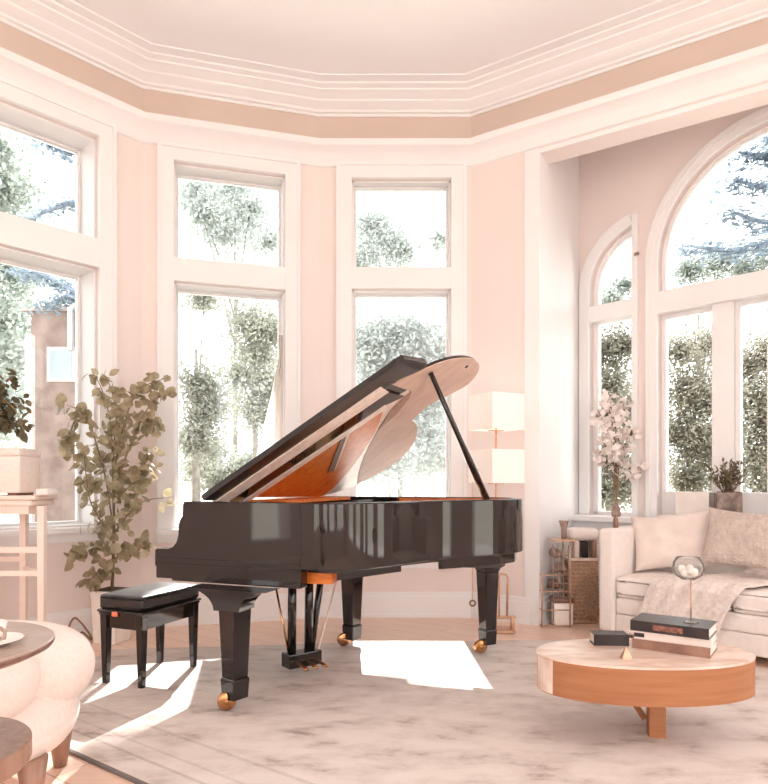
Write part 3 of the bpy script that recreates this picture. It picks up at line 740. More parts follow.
# big leafy plant in the corner
PY = 4.48
pot = PF(112, PY)
PL = thing('leafy_plant', 'tall leafy plant with round olive leaves in a pale square pot behind the bench', 'plant', (pot.x, pot.y, 0))
mb = MB(); frustum(mb, (pot.x, pot.y), 0, .17, .36, .20, R(-15))
bevel(mb.build('pot', CERAM, PL), .008)
mb = MB(); frustum(mb, (pot.x, pot.y), .30, .18, .363, .182, R(-15)); mb.build('soil', SOIL, PL)
stems = MB(); fol = MB()
def pxp(x, y, dy=0): 
    return P(x, y, PY+dy)
base = Vector((pot.x, pot.y, .36))
branches = [
 [(113,560,0),(114,520,0),(113,480,.02),(112,440,0),(108,410,-.03),(100,385,-.05),(92,372,-.05)],
 [(112,520,.0),(106,480,-.05),(98,450,-.08),(90,425,-.1),(78,410,-.1),(66,405,-.12)],
 [(113,480,0),(118,450,-.03),(124,425,-.05),(133,400,-.05),(147,385,-.03),(160,380,0)],
 [(113,490,0),(125,460,-.08),(136,430,-.08),(148,408,-.08),(160,396,-.06),(166,392,-.05)],
 [(113,540,0),(100,520,-.1),(90,500,-.14),(86,475,-.16),(84,450,-.16)],
 [(113,555,0),(102,550,-.1),(90,548,-.14),(80,552,-.18),(70,556,-.2)],
 [(113,535,0),(124,520,-.08),(134,505,-.1),(140,480,-.1),(146,460,-.08),(152,452,-.06)],
 [(113,520,0),(130,508,-.02),(148,500,.0),(164,498,.02)],
 [(113,560,0),(126,552,-.06),(138,550,-.08),(146,540,-.08)],
 [(113,565,0),(104,572,-.1),(96,577,-.14),(92,580,-.16)],
 [(112,450,0),(116,430,.02),(116,410,.02),(112,392,.0),(107,378,.0)],
 [(92,425,-.1),(76,420,-.1),(70,435,-.1),(66,448,-.12),(72,440,-.1)],
 [(136,430,-.08),(142,418,-.05),(150,420,-.04),(157,428,-.03)],
 [(113,500,0),(128,488,-.08),(140,470,-.1),(154,470,-.1)],
]
stems.tube([base, Vector((pot.x+.01, pot.y, .6)), pxp(114,520), pxp(113,470,.01), pxp(112,440)], [.012, .011, .010, .008, .006], 8)
for bi, br in enumerate(branches):
    pts = [pxp(*b) for b in br]; pts = cat_rom(pts, 4)
    stems.tube(pts, [.006-.004*i/len(pts) for i in range(len(pts))], 6)
    n = len(pts)
    dens = 1 if bi not in (7,) else .4
    for i in range(2 if bi else 6, n):
        for rep in range(4):
            if random.random() > (.6 if dens == 1 else .22): continue
            p = pts[i]+rv()*.035
            d = (pts[min(i+1, n-1)]-pts[i-1]).normalized()*.5+rv()*.9+Vector((0,-.1,-.35))
            nn = rv()+Vector((0,-.9,.5))
            L = random.uniform(.05,.095); leaf(fol, p, d, nn, L, L*random.uniform(.6,.9))
# extra leaves filling the centre column
for i in range(95):
    t = random.random(); y = 440+t*120; x = 112+random.gauss(0, 18-6*abs(t-.4))
    c = pxp(x, y, random.uniform(-.16, .05)); L = random.uniform(.05,.095)
    leaf(fol, c, rv()+Vector((0,-.1,-.4)), rv()+Vector((0,-.9,.5)), L, L*random.uniform(.7,.95))
stems.build('stem', STEMM, PL); fol.build('foliage', LEAF, PL)

# ------------------------------------------------------------------ console table at left with box, tray and trailing plant
cz = .995; CY = 3.95
DK = thing('console_table', 'tall pale painted console table at the left window', 'table', (PF(-10, CY).x, CY, 0))
xr = PF(59, CY+.15).x
mb = MB(); mb.rbox((xr-.225, CY, cz+.012), (.45, .30, .026), .008, 2)
mb.rbox((xr-.23, CY, cz-.018), (.42, .27, .036), .01, 2); mb.build('tabletop', PAINTW, DK)
mb = MB(); mb.box((xr-.235, CY, cz-.06), (.37, .22, .05)); mb.build('apron', PAINTW, DK)
for x, dy in ((42, -.11), (24, .11), (-14, -.11), (-10, .11)):
    mb = MB(); q = PF(x, CY+dy); frustum(mb, (q.x, q.y), 0, .034, cz-.036, .042, 0); bevel(mb.build('leg', PAINTW, DK), .003)
xl = PF(-14, CY).x
mb = MB(); a = PF(40, CY-.11); 
mb.box(((xl+a.x)/2, CY-.11, .70), (a.x-xl, .022, .035)); mb.box(((xl+a.x)/2, CY-.11, .56), (a.x-xl, .02, .03))
qb_ = PF(24, CY+.11).x; mb.box(((xl+qb_)/2, CY+.11, .62), (qb_-xl, .022, .03))
q2_ = PF(24, CY+.11); bar(mb, (a.x, CY-.11), (q2_.x, CY+.11), .02, .54, .575); mb.build('stretcher', PAINTW, DK)
tz = cz+.025
bx = PF(41, CY+.12).x
CB = thing('storage_box', 'cream ribbed storage box on the pale console table', 'box', (bx-.18, CY, tz))
mb = MB(); mb.rbox((bx-.18, CY, tz+.015+.11), (.36, .24, .22), .012, 3); mb.build('body', BOXM, CB)
mb = MB(); mb.rbox((bx-.18, CY, tz+.258), (.366, .25, .05), .012, 3); mb.build('lid', BOXM, CB)
for dx in (-.14, .12):
    mb = MB(); mb.box((bx-.18+dx, CY, tz+.0075), (.06, .18, .015)); mb.build('foot', WALNUT, CB)
mb = MB(); q = PF(48, CY-.02)
mb.rbox((q.x+.005, CY-.04, tz+.02), (.075, .13, .04), .008, 2); tag(mb.build('trinket_box', CERAM, None, (q.x, CY, tz)), 'tiny white box on the console table beside the storage box', 'box')
TP = thing('trailing_plant', 'dark green bushy plant in a pot standing on the storage box', 'plant', (bx-.27, CY, tz+.283))
pz = tz+.283
mb = MB(); mb.lathe([(0,0),(.055,0),(.075,.11),(.078,.115),(.068,.115),(.06,.09),(0,.09)], (bx-.27, CY, pz), 24); mb.build('pot', CERAM, TP)
fol = MB(); st = MB(); cb = Vector((bx-.27, CY, pz+.1))
for i in range(16):
    tgt = P(random.uniform(-60, 26), random.uniform(375, 432), CY+random.uniform(-.12, .06))
    mid = cb.lerp(tgt, .5)+Vector((0, 0, .05)); pts = cat_rom([cb, mid, tgt], 5); st.tube(pts, .003, 5)
    for p in pts[3:]:
        for k in range(4):
            L = random.uniform(.04,.065); leaf(fol, p+rv()*.035, rv()+Vector((.2,0,-.2)), rv()+Vector((0,-.6,.6)), L, L*.6)
tgt = P(26, 436, CY-.1); pts = cat_rom([P(5,400,CY-.08), P(16,412,CY-.1), tgt], 5); st.tube(pts, .003, 5)
leaf(fol, P(21,430,CY-.1), Vector((.4,0,-1)), Vector((0,-1,.3)), .085, .05)
st.build('stem', STEMM, TP); fol.build('foliage', LEAFD, TP)

# ------------------------------------------------------------------ round boucle chair and side table, front left
CHR = thing('boucle_chair', 'rounded cream boucle tub chair at the left front corner', 'chair', (-1.5, 2.3, 0))
def pouf(mb, c, r, z0, z1, n=48, e=.09):
    prof = [(0, z0)]; h = (z1-z0)
    e = min(e, h/2)
    for i in range(7):
        a = -pi/2+pi/2*i/6; prof.append((r-e+e*math.cos(a), z0+e+e*math.sin(a)))
    for i in range(7):
        a = pi/2*i/6; prof.append((r-e+e*math.cos(a), z1-e+e*math.sin(a)))
    prof.append((0, z1+.01)); mb.lathe(prof, (c[0], c[1], 0), n)
mb = MB(); pouf(mb, (-1.555, 2.30), .435, .13, .37, e=.12); mb.build('base', FABRIC, CHR)
mb = MB(); pouf(mb, (-1.55, 2.07), .405, .335, .525, e=.085); mb.build('seat_cushion', FABRIC, CHR)
mb = MB(); pts = []
for i in range(25):
    a = R(-12)+R(205)*i/24; pts.append((-1.535+.285*math.cos(a), 2.42+.25*math.sin(a), .39))
mb.tube(pts, .142, 24, round_ends=True, squash=.98); mb.build('back_roll', FABRIC, CHR)
for x, y in ((-1.18, 2.18), (-1.255, 2.52), (-1.85, 2.18), (-1.8, 2.6)):
    mb = MB(); mb.lathe([(0,0),(.024,0),(.05,.175),(0,.175)], (x, y, 0), 20); mb.build('leg', LEGW, CHR)
SX, SY_ = -.966, 1.35
ST = thing('side_table', 'two-tier round side table with grey top beside the boucle chair', 'table', (SX, SY_, 0))
mb = MB(); mb.lathe([(0,.745),(.235,.745),(.25,.75),(.252,.756),(.248,.759),(0,.759)], (SX, SY_, 0), 64); auto_smooth(mb.build('tabletop', STONE, ST), 30)
mb = MB(); mb.lathe([(.0,.732),(.225,.732),(.250,.744),(.253,.751),(.246,.7585),(.242,.7585)], (SX, SY_, 0), 64); mb.build('rim', WALNUT, ST)
mb = MB(); mb.lathe([(0,.495),(.203,.495),(.207,.499),(.207,.538),(.203,.542),(0,.542)], (SX, SY_, 0), 64); auto_smooth(mb.build('shelf', LEGW, ST), 30)
mb = MB(); mb.lathe([(.17,0),(.17,.012),(.03,.03),(.022,.05),(.022,.732),(0,.732)], (SX, SY_, 0), 40); auto_smooth(mb.build('pedestal', LEGW, ST), 30)
q = PF(-8, 1.36); zt = .759
DS = thing('saucer', 'white saucer on the round side table', 'saucer', (q.x, q.y, zt))
mb = MB(); mb.lathe([(0,0),(.03,0),(.036,.003),(.062,.011),(.064,.013),(.06,.013),(.032,.006),(0,.006)], (q.x-.005, q.y, zt), 40); mb.build('dish', CERAM, DS)
mb = MB(); mb.lathe([(0,0),(.022,0),(.026,.004),(.036,.025),(.039,.04),(.0375,.041),(.034,.026),(.024,.006),(0,.006)], (q.x-.012, q.y, zt+.0062), 32)
cu = mb.build('cup', CERAM, None, (q.x-.012, q.y, zt+.006)); tag(cu, 'small cup sitting on the white saucer', 'cup')
mb = MB(); mb.tube([(q.x+.02, q.y-.01, zt+.04), (q.x+.036, q.y-.015, zt+.032), (q.x+.034, q.y-.014, zt+.018), (q.x+.018, q.y-.008, zt+.014)], .004, 8); mb.build('handle', CLAY, cu)

# ------------------------------------------------------------------ coffee table, books, glass
TX, TY = PF(644, 2.83).x, 2.83
TRX, TRY = .463, .25
CT = thing('coffee_table', 'oval drum coffee table in warm wood standing on the rug', 'table', (TX, TY, G0))
def ell(k, n=72, r=1.0): return [(TX+TRX*r*math.cos(2*pi*i/n), TY+TRY*r*math.sin(2*pi*i/n)) for i in range(n)]
mb = MB(); mb.prism(ell(0, 96), .205, .352); auto_smooth(mb.build('drum', OAK, CT), 30)
mb = MB(); mb.prism(ell(0, 96, 1.004), .352, .362); auto_smooth(mb.build('tabletop', TOPV, CT), 30)
mb = MB(); pts = []
for i in range(5):
    a = R(184+i*5); pts.append((TX+TRX*1.002*math.cos(a), TY+TRY*1.002*math.sin(a)))
for i in range(len(pts)-1):
    p, q = pts[i], pts[i+1]; pi_ = [(TX+(a-TX)*1.006, TY+(b-TY)*1.006) for a, b in (q, p)]
    mb.prism([p, q]+pi_, .21, .350)
mb.build('drawer_front', TOPV, CT)
q = PF(656, 2.79); mb = MB(); mb.box((q.x, q.y, (.205+G0)/2), (.066, .06, .205-G0), R(-10)); mb.build('leg', OAK, CT)
mb = MB(); a = P(626, 697, 2.9); mb.tube([(a.x-.02, 2.95, .206), (PF(643,2.85).x, 2.83, .07)], .013, 6); mb.build('brace', OAK, CT)
q = PF(657, 3.0); mb = MB(); mb.box((q.x, q.y, (.205+G0)/2), (.05, .05, .205-G0), R(-10)); mb.build('leg', OAK, CT)
tt = .362
def book(name, label, c, L, W, H, z, rz, cover, group, spine=None):
    root = thing(name, label, 'book', (c[0], c[1], z), group)
    T = Matrix.Translation((c[0], c[1], z)) @ Matrix.Rotation(rz, 4, 'Z')
    def bx_(x0, x1, y0, y1, z0, z1):
        m = MB(); m.hexa([T @ Vector(p) for p in ((x0,y0,z0),(x1,y0,z0),(x1,y1,z0),(x0,y1,z0))], [T @ Vector(p) for p in ((x0,y0,z1),(x1,y0,z1),(x1,y1,z1),(x0,y1,z1))]); return m
    t = .004
    m = bx_(-L/2, L/2, -W/2, W/2, 0, t); m2 = bx_(-L/2, L/2, -W/2, W/2, H-t, H); m3 = bx_(-L/2, L/2, -W/2, -W/2+t, t, H-t)
    m.add(m2.v, m2.f); m.add(m3.v, m3.f); m.build('cover', cover, root)
    bx_(-L/2+.006, L/2-.004, -W/2+t, W/2-.006, t, H-t).build('pages', PAGES, root)
    if spine:
        bx_(-L/2+spine[0]*L, -L/2+spine[1]*L, -W/2-.0012, -W/2+.0005, H*.25, H*.75).build('spine_title', spine[2], root)
    return root
bcx, bcy = 1.285, 2.885
rzb = R(-35)
book('book', 'brown covered book lowest in the stack on the coffee table', (bcx+.005, bcy), .315, .195, .042, tt, rzb, COVERB, 'books on the coffee table')
book('book', 'pale covered book in the middle of the stack on the coffee table', (bcx+.01, bcy+.003), .31, .19, .036, tt+.042, rzb+R(1.5), COVERW, 'books on the coffee table', (.0, .14, COVERK))
book('book', 'black covered book on top of the stack on the coffee table', (bcx, bcy), .318, .198, .046, tt+.078, rzb-R(1), COVERK, 'books on the coffee table', (.3, .68, COVERR))
q = PF(610, 2.97); book('book', 'black book lying alone at the left of the book stack', (q.x-.005, 2.97), .155, .085, .05, tt, R(-4), COVERK, 'books on the coffee table')
q = PF(626, 2.72); mb = MB(); h = .045
mb.hexa([(q.x-.022, q.y-.018, tt), (q.x+.022, q.y-.018, tt), (q.x+.022, q.y+.018, tt), (q.x-.022, q.y+.018, tt)], [(q.x-.003, q.y-.003, tt+h), (q.x+.003, q.y-.003, tt+h), (q.x+.003, q.y+.003, tt+h), (q.x-.003, q.y+.003, tt+h)])
tag(mb.build('pyramid_ornament', GOLD, None, (q.x, q.y, tt)), 'tiny metal pyramid ornament in front of the book stack', 'ornament')
q = PF(691, 2.84); gz = tt+.124
GL = thing('stemmed_glass', 'clear stemmed glass bowl standing on the black top book', 'glass', (q.x, q.y, gz))
mb = MB(); mb.lathe([(0,.001),(.03,.001),(.03,.003),(.006,.006),(0,.007)], (q.x, q.y, gz), 28); mb.build('foot', CLEAR, GL)
mb = MB(); mb.tube([(q.x, q.y, gz+.005), (q.x, q.y, gz+.19)], .0032, 8); mb.build('stem', GOLD, GL)
mb = MB(); mb.lathe([(.004,.185),(.03,.19),(.055,.207),(.066,.235),(.062,.262),(.05,.285),(.048,.285),(.059,.262),(.062,.236),(.052,.21),(.028,.194),(0,.19)], (q.x-.012, q.y, gz), 36); mb.build('bowl', CLEAR, GL)
mb = MB()
for i in range(7):
    a = 2*pi*i/7; c = Vector((q.x-.012+.026*math.cos(a), q.y+.026*math.sin(a), gz+.222+.012*(i % 2)))
    mb.lathe([(0,-.018),(.012,-.014),(.018,0),(.012,.014),(0,.018)], c, 12)
mb.build('filling', BLOSS, GL)

# ------------------------------------------------------------------ sofa
S0 = Vector((1.50, 4.56)); su = Vector((.7071, -.7071)); sn = Vector((.7071, .7071)); SRZ = R(-45)
SL, SD = 1.80, .80
def sp(t, d, z): q = S0+su*t+sn*d; return Vector((q.x, q.y, z))
SO = thing('sofa', 'cream linen sofa below the arched window', 'sofa', tuple(sp(SL/2, SD/2, 0)))
def sbox(t0, t1, d0, d1, z0, z1, bev=.03, puff=0, seg=4):
    m = MB(); m.rbox(sp((t0+t1)/2, (d0+d1)/2, (z0+z1)/2), (t1-t0, d1-d0, z1-z0), bev, seg, SRZ, puff=puff); return m
AWD = .12
sbox(0, AWD, 0, SD, .06, .775, .03).build('armrest', SOFAF, SO)
sbox(SL-AWD, SL, 0, SD, .06, .775, .03).build('armrest', SOFAF, SO)
sbox(AWD, SL-AWD, .015, SD-.02, .06, .19, .015).build('base', SOFAF, SO)
sbox(AWD+.002, SL-AWD-.002, .01, SD-.06, .192, .305, .02).build('base', SOFAF, SO)
mid = .86
sbox(AWD+.003, mid, .0, .60, .307, .45, .03, .012).build('seat_cushion', SOFAF, SO)
sbox(mid+.004, SL-AWD-.003, .0, .60, .307, .45, .03, .012).build('seat_cushion', SOFAF, SO)
sbox(AWD, SL-AWD, .60, SD, .19, .85, .05).build('backrest', SOFAF, SO)
for t, d in ((.06, .06), (SL-.06, .06), (.06, SD-.06), (SL-.06, SD-.06)):
    m = MB(); c = sp(t, d, 0); m.lathe([(0,0),(.02,0),(.025,.062),(0,.062)], c, 14); m.build('foot', WALNUT, SO)
def pillow(name, c, w, h, th, face, up, mat, label, cat='cushion', wr=.012, seed=0):
    face = Vector(face).normalized(); up = Vector(up); side = up.cross(face).normalized(); up = face.cross(side).normalized()
    n = 26; vs = []; fs = []
    for sgn in (-1, 1):
        for i in range(n+1):
            for j in range(n+1):
                u = -1+2*i/n; v = -1+2*j/n
                k = ((1-abs(u)**2.6)*(1-abs(v)**2.6)); k = max(0, k)**.55
                # pulled-in edges, pointed corners
                pu = u*(1-.07*(1-v*v)); pv = v*(1-.09*(1-u*u))
                wob = mnoise.noise(Vector((u*2.2+seed, v*2.2, sgn*3)))*wr*k*2
                vs.append(Vector(c)+side*pu*w/2+up*pv*h/2+face*(sgn*(th/2*k+.002)+wob*sgn))
    m1 = (n+1)*(n+1)
    for q in range(2):
        for i in range(n):
            for j in range(n):
                a = q*m1+i*(n+1)+j; fs.append((a, a+1, a+n+2, a+n+1))
    for i in range(n):
        for (a, b) in ((i, i+1), (n*(n+1)+i, n*(n+1)+i+1), (i*(n+1), (i+1)*(n+1)), (i*(n+1)+n, (i+1)*(n+1)+n)):
            fs.append((a, b, b+m1, a+m1))
    mb = MB(); mb.add(vs, fs, True); o = mb.build(name, mat, None, tuple(c)); tag(o, label, cat); return o
pc = P(672, 541, 4.58)
pillow('throw_pillow', pc, .52, .40, .14, (-.45,-.85,.28), (-.13,0,1), PILLOWF, 'plain linen pillow leaning in the sofa corner by the armrest', seed=1)
pc2 = P(744, 539, 4.25)
pillow('shaggy_cushion', pc2, .48, .39, .15, (-.6,-.75,.35), (.1,0,1), FURF, 'shaggy beige cushion against the sofa back beside the linen pillow', seed=5, wr=.02)
# throw blanket draped across the seat and down the front
def throw():
    nu, nv = 46, 60; vs = []; fs = []
    path = []   # (d, z) from back of seat down the front
    def prof(v):
        # v 0..1
        L1, L2, L3 = .20, .52, .30
        s = v*(L1+L2+L3)
        if s < L1: return (.585-.05*(s/L1), .66-(.19)*(s/L1))
        s -= L1
        if s < L2:
            d = .535-(.535+.012)*(s/L2); return (d, .474)
        s -= L2
        a = min(1, s/.05)
        return (-.012-.03*math.sin(a*pi/2), .474-max(0, s-.0)*1.0 if s > .02 else .474-s*.6)
    for j in range(nv+1):
        v = j/nv; d, z = prof(v)
        for i in range(nu+1):
            u = i/nu
            t = .27+u*.56+ (1-v)**1.3*.62+ .05*math.sin(v*9+u*3)*.4
            w = mnoise.noise(Vector((u*5, v*6, 2)))*.022+mnoise.noise(Vector((u*14, v*12, 7)))*.008
            on = 1 if v > .71 else 0
            if on: vs.append(sp(t, d-abs(w)-.004-.012*math.sin(u*17)**2, z-.01*math.sin(u*11)))
            else: vs.append(sp(t, d-.0, z+abs(w)*1.1+.004))
    for j in range(nv):
        for i in range(nu):
            a = j*(nu+1)+i; fs.append((a, a+1, a+nu+2, a+nu+1))
    mb = MB(); mb.add(vs, fs, True)
    o = mb.build('throw_blanket', THROWF, None, tuple(sp(.6, .2, .45)))
    m = o.modifiers.new('thick', 'SOLIDIFY'); m.thickness = .012; m.offset = 1
    m = o.modifiers.new('sub', 'SUBSURF'); m.levels = 1; m.render_levels = 1
    tag(o, 'woven beige throw blanket draped over the sofa seat and front', 'blanket')
throw()

# ------------------------------------------------------------------ things on the window ledge
def ledge(px, o): 
    t = fW.px(px, None, o); return fW.pt(t, SILL, o)
q = ledge(728, -.16)
HP = thing('potted_herb', 'bushy little plant in a dark brown pot on the window ledge', 'plant', tuple(q))
mb = MB(); mb.box((q.x, q.y, SILL+.11), (.17, .17, .22), R(-20)); bevel(mb.build('pot', TAUPE, HP), .012, 3)
fol = MB(); st = MB()
for i in range(60):
    a = random.uniform(0, 2*pi); r = random.uniform(.02, .15); tip = Vector((q.x+r*math.cos(a), q.y+r*math.sin(a)*.6, SILL+.22+random.uniform(.08,.24)*(1-r*1.5)))
    b = Vector((q.x+.3*r*math.cos(a), q.y+.3*r*math.sin(a), SILL+.218)); st.tube([b, tip], .0022, 4)
    for k in range(4):
        p = b.lerp(tip, .45+.18*k); L = random.uniform(.035,.055); leaf(fol, p, rv()+Vector((0,0,.6)), rv()+Vector((0,-.5,.4)), L, L*.4, 'thin')
st.build('stem', STEMM, HP); fol.build('foliage', LEAFD, HP)
mb = MB(); fW_t0 = fW.px(677, None, -.14); fW_t1 = fW.px(711, None, -.14)
fW.box(mb, fW_t0, fW_t1, SILL, SILL+.215, -.18, -.07)
q = fW.pt((fW_t0+fW_t1)/2, SILL, -.12); pbx = mb.build('planter_box', CERAM, None, tuple(q)); bevel(pbx, .006)
tag(pbx, 'plain white planter box on the window ledge beside the brown pot', 'planter')
q = ledge(616, -.15)
FV = thing('flower_vase', 'slim brown vase of tall white blossom branches on the window ledge', 'vase', tuple(q))
mb = MB(); mb.lathe([(0,0),(.032,0),(.04,.02),(.036,.07),(.018,.10),(.016,.12),(.019,.125),(.014,.125),(.012,.1),(0,.1)], q, 28); mb.build('vase', CLAY, FV)
st = MB(); bl = MB(); lf = MB()
for tx, ty, dy in ((598,410,.02),(606,395,-.03),(615,420,0),(624,402,.02),(632,430,-.02),(603,440,-.05),(640,468,-.06),(622,452,.03),(596,455,.0),(612,446,-.05)):
    tgt = P(tx, ty, q.y+dy-.02); b = Vector((q.x, q.y, SILL+.11)); mdl = b.lerp(tgt, .55)+Vector((0, 0, .05))
    mdl.x = q.x+(tgt.x-q.x)*.25
    pts = cat_rom([b, mdl, tgt], 6); st.tube(pts, .0045, 6)
    for p in pts[7:]:
        for k in range(5):
            c = p+rv()*random.uniform(.02,.085); n0 = rv()+Vector((0,-.6,.2))
            for m in range(5):
                a1 = 2*pi*m/5; t1 = n0.normalized().orthogonal().normalized(); t2 = n0.normalized().cross(t1)
                leaf(bl, c, t1*math.cos(a1)+t2*math.sin(a1)+n0.normalized()*.3, n0, .036, .030)
        if random.random() < .6: leaf(lf, p, rv(), rv()+Vector((0,-1,0)), .06, .03)
st.build('stem', STEMM, FV); bl.build('blossom', BLOSS, FV); lf.build('foliage', LEAFD, FV)
# small amber candle holder on the sofa arm
q = sp(.06, .15, .775)
mb = MB(); mb.lathe([(0,0),(.017,0),(.018,.004),(.016,.06),(.013,.075),(0,.075)], q, 20); tag(mb.build('candle_holder', COVERB, None, tuple(q)), 'little brown candle holder standing on the sofa armrest', 'candle holder')

# ------------------------------------------------------------------ floor lamp
LP = PF(496, 4.80)
FLP = thing('floor_lamp', 'floor lamp with two stacked square cream shades behind the piano tail', 'lamp', (LP.x, LP.y, 0))
lz = lambda y: CH+(HY-y)/F*4.80
lr = R(28)
for y0, y1 in ((430, 395), (483, 450)):
    mb = MB(); z0, z1 = lz(y0), lz(y1); S = .285; t = .006
    for k in range(4):
        M = Matrix.Rotation(lr+k*pi/2, 3, 'Z'); c = Vector((LP.x, LP.y, (z0+z1)/2))+M @ Vector((S/2, 0, 0)); mb.box(c, (t, S+t, z1-z0), lr+k*pi/2)
    sh = mb.build('lamp_shade', SHADE, FLP)
    mb = MB(); 
    for k in range(2): mb.box((LP.x, LP.y, z0+.02), (S-t, .008, .008), lr+k*pi/2)
    mb.build('shade_spider', GOLD, sh)
    mb = MB(); mb.box((LP.x, LP.y, z0-.004), (.10, .06, .008), lr); mb.build('bracket', GOLD, sh)
mb = MB(); mb.tube([(LP.x, LP.y, .02), (LP.x, LP.y, lz(396))], .008, 10); mb.build('pole', GOLD, FLP)
hx = .0
mb = MB(); a = PF(499, 4.74); b = PF(507, 4.74)
mb.tube([(a.x, a.y, .12), (a.x, a.y, .40), (a.x+.01, a.y, .43), (b.x-.005, b.y, .425), (b.x+.006, b.y, .40), (b.x, b.y, .12)], .008, 8)
mb.build('handle_loop', GOLD, FLP)
mb = MB(); mb.rbox(((LP.x+PF(512,4.74).x)/2+.0, 4.76, .11), (.17, .03, .022), .004, 2)
mb.rbox((PF(513,4.74).x, 4.76, .06), (.028, .04, .12), .006, 2); mb.rbox((LP.x, LP.y, .01), (.22, .20, .02), .006, 2); mb.build('foot', GOLD, FLP)
mb = MB(); c0 = PF(473, 4.70); mb.tube([(c0.x, 4.72, lz(482)), (c0.x, 4.72, .24)], .0022, 6); mb.tube([(c0.x, 4.72, lz(470)-.0), (LP.x, LP.y, lz(470))], .003, 6)
pc_ = mb.build('pull_cord', GOLD, FLP)
mb = MB(); pts = [(c0.x+.02*math.cos(t), 4.72, .22+.02*math.sin(t)) for t in [2*pi*i/16 for i in range(17)]]; mb.tube(pts, .006, 8, caps=False); mb.build('pull_ring', WALNUT, pc_)

# ------------------------------------------------------------------ wire rack and baskets in the alcove
RY = 4.98
def rx(px): return PF(px, RY).x
RK = thing('wire_rack', 'open brass wire rack of square cells in the alcove corner beside the sofa', 'rack', (rx(556), RY+.05, 0))
x0, x1 = rx(540), rx(568); y0, y1 = RY-.06, RY+.14; zt_ = .40
mb = MB()
for x in (x0, x1):
    for y in (y0, y1): mb.tube([(x, y, 0), (x, y, zt_ if x == x0 else .66)], .006, 6)
for z in (.01, .13, .27, zt_-.005):
    for y in (y0, y1): mb.tube([(x0, y, z), (x1, y, z)], .0045, 6)
    for x in (x0, x1): mb.tube([(x, y0, z), (x, y1, z)], .0045, 6)
mb.build('frame', GOLD, RK)
mb = MB()
for i in range(5):
    z = .12+i*.105; mb.tube([(rx(552), y0+.02, z), (rx(567), y0+.02, z)], .004, 6)
for i in range(4):
    x = rx(552)+(rx(567)-rx(552))*i/3; mb.tube([(x, y0+.02, .04), (x, y0+.02, .62)], .004, 6)
mb.build('grid', CLAY, RK)
mb = MB(); mb.rbox((rx(562), RY+.0, .095), (.145, .10, .17), .01, 2); wb = thing('lidded_tin', 'white tin with a dark lid standing inside the wire rack', 'tin', (rx(562), RY, .01))
mb.build('body', CERAM, wb)
mb = MB(); mb.rbox((rx(562), RY, .20), (.16, .115, .035), .008, 2); mb.build('lid', WALNUT, wb)
# dark bottles filed in the rack
for i, (px, z, c) in enumerate(((555, .31, WALNUT), (561, .44, CLAY), (556, .55, CLAY))):
    m = MB(); 
    Mx = Matrix.Rotation(R(90), 3, 'X')
    m.lathe([(0,-.07),(.034,-.07),(.036,-.06),(.036,.03),(.014,.06),(.014,.10),(0,.10)], (rx(px)+.01, RY+.05, z), 20, Mx)
    tag(m.build('bottle', c, None, (rx(px)+.01, RY+.05, z)), ['dark brown bottle lying lowest in the wire rack cells', 'taupe bottle lying in the middle of the wire rack', 'taupe bottle lying uppermost in the wire rack'][i], 'bottle', 'bottles lying in the wire rack')
m = MB(); vq = (rx(566)+.0, RY+.06, .665)
m.lathe([(0,0),(.018,0),(.02,.02),(.022,.08),(.032,.12),(.04,.14),(.036,.14),(.02,.1),(0,.09)], (vq[0], vq[1], .66), 22)
tag(m.build('bud_vase', CLAY, None, (vq[0], vq[1], .66)), 'small flared vase on top of the wire rack', 'vase')
m = MB(); m.box((rx(563), RY+.04, .655), (.16, .22, .01)); m.build('top_shelf', GOLD, RK)
# wicker basket with tilted fan lid and white cushion above
WB = thing('wicker_basket', 'tall brown wicker hamper with a fan-shaped flap next to the sofa armrest', 'basket', (rx(585), RY+.16, 0))
bx0, bx1, by0, by1 = rx(571), rx(601), RY+.06, RY+.28
m = MB(); m.rbox(((bx0+bx1)/2, (by0+by1)/2, .245), (bx1-bx0, by1-by0, .49), .012, 2); m.build('body', WICKER, WB)
m = MB()
for i in range(15):
    z = .02+i*.032; m.box(((bx0+bx1)/2, by0-.004, z), (bx1-bx0, .006, .008))
m.build('weave_band', GOLD, WB)
m = MB(); cxx, czz = bx1-.01, .04
prev = None
for i in range(13):
    a = pi/2+pi/2*i/12; e_ = (cxx+.20*math.cos(a)*1.0, by0-.016, czz+.36*math.sin(a))
    m.tube([(cxx-.01, by0-.012, czz), e_], .005, 5)
    if prev: m.tube([prev, e_], .007, 5)
    prev = e_
m.build('fan_flap', WICKER, WB)
m = MB(); m.box(((bx0+bx1)/2, by0+.09, .50), (bx1-bx0+.02, .20, .02)); m.build('rim', CREAMG, WB)
for i, (x, w) in enumerate(((577, .04), (586, .045), (595, .035))):
    m = MB(); m.rbox((rx(x)+.02, by0+.06, .51+.065), (w, .10, .13), .006, 2)
    tag(m.build('book', (COVERW, COVERK, COVERB)[i], None, (rx(x)+.02, by0+.06, .51)), ['pale book standing on the wicker hamper', 'dark book standing on the wicker hamper', 'brown book standing on the hamper by the sofa armrest'][i], 'book', 'books standing on the hamper')
m = MB(); m.rbox(((bx0+bx1)/2+.01, by0+.08, .69), (.25, .16, .10), .045, 5); tag(m.build('folded_cloth', SOFAF, None, ((bx0+bx1)/2, by0+.08, .64)), 'rounded white folded cloth on the books above the hamper', 'cloth')

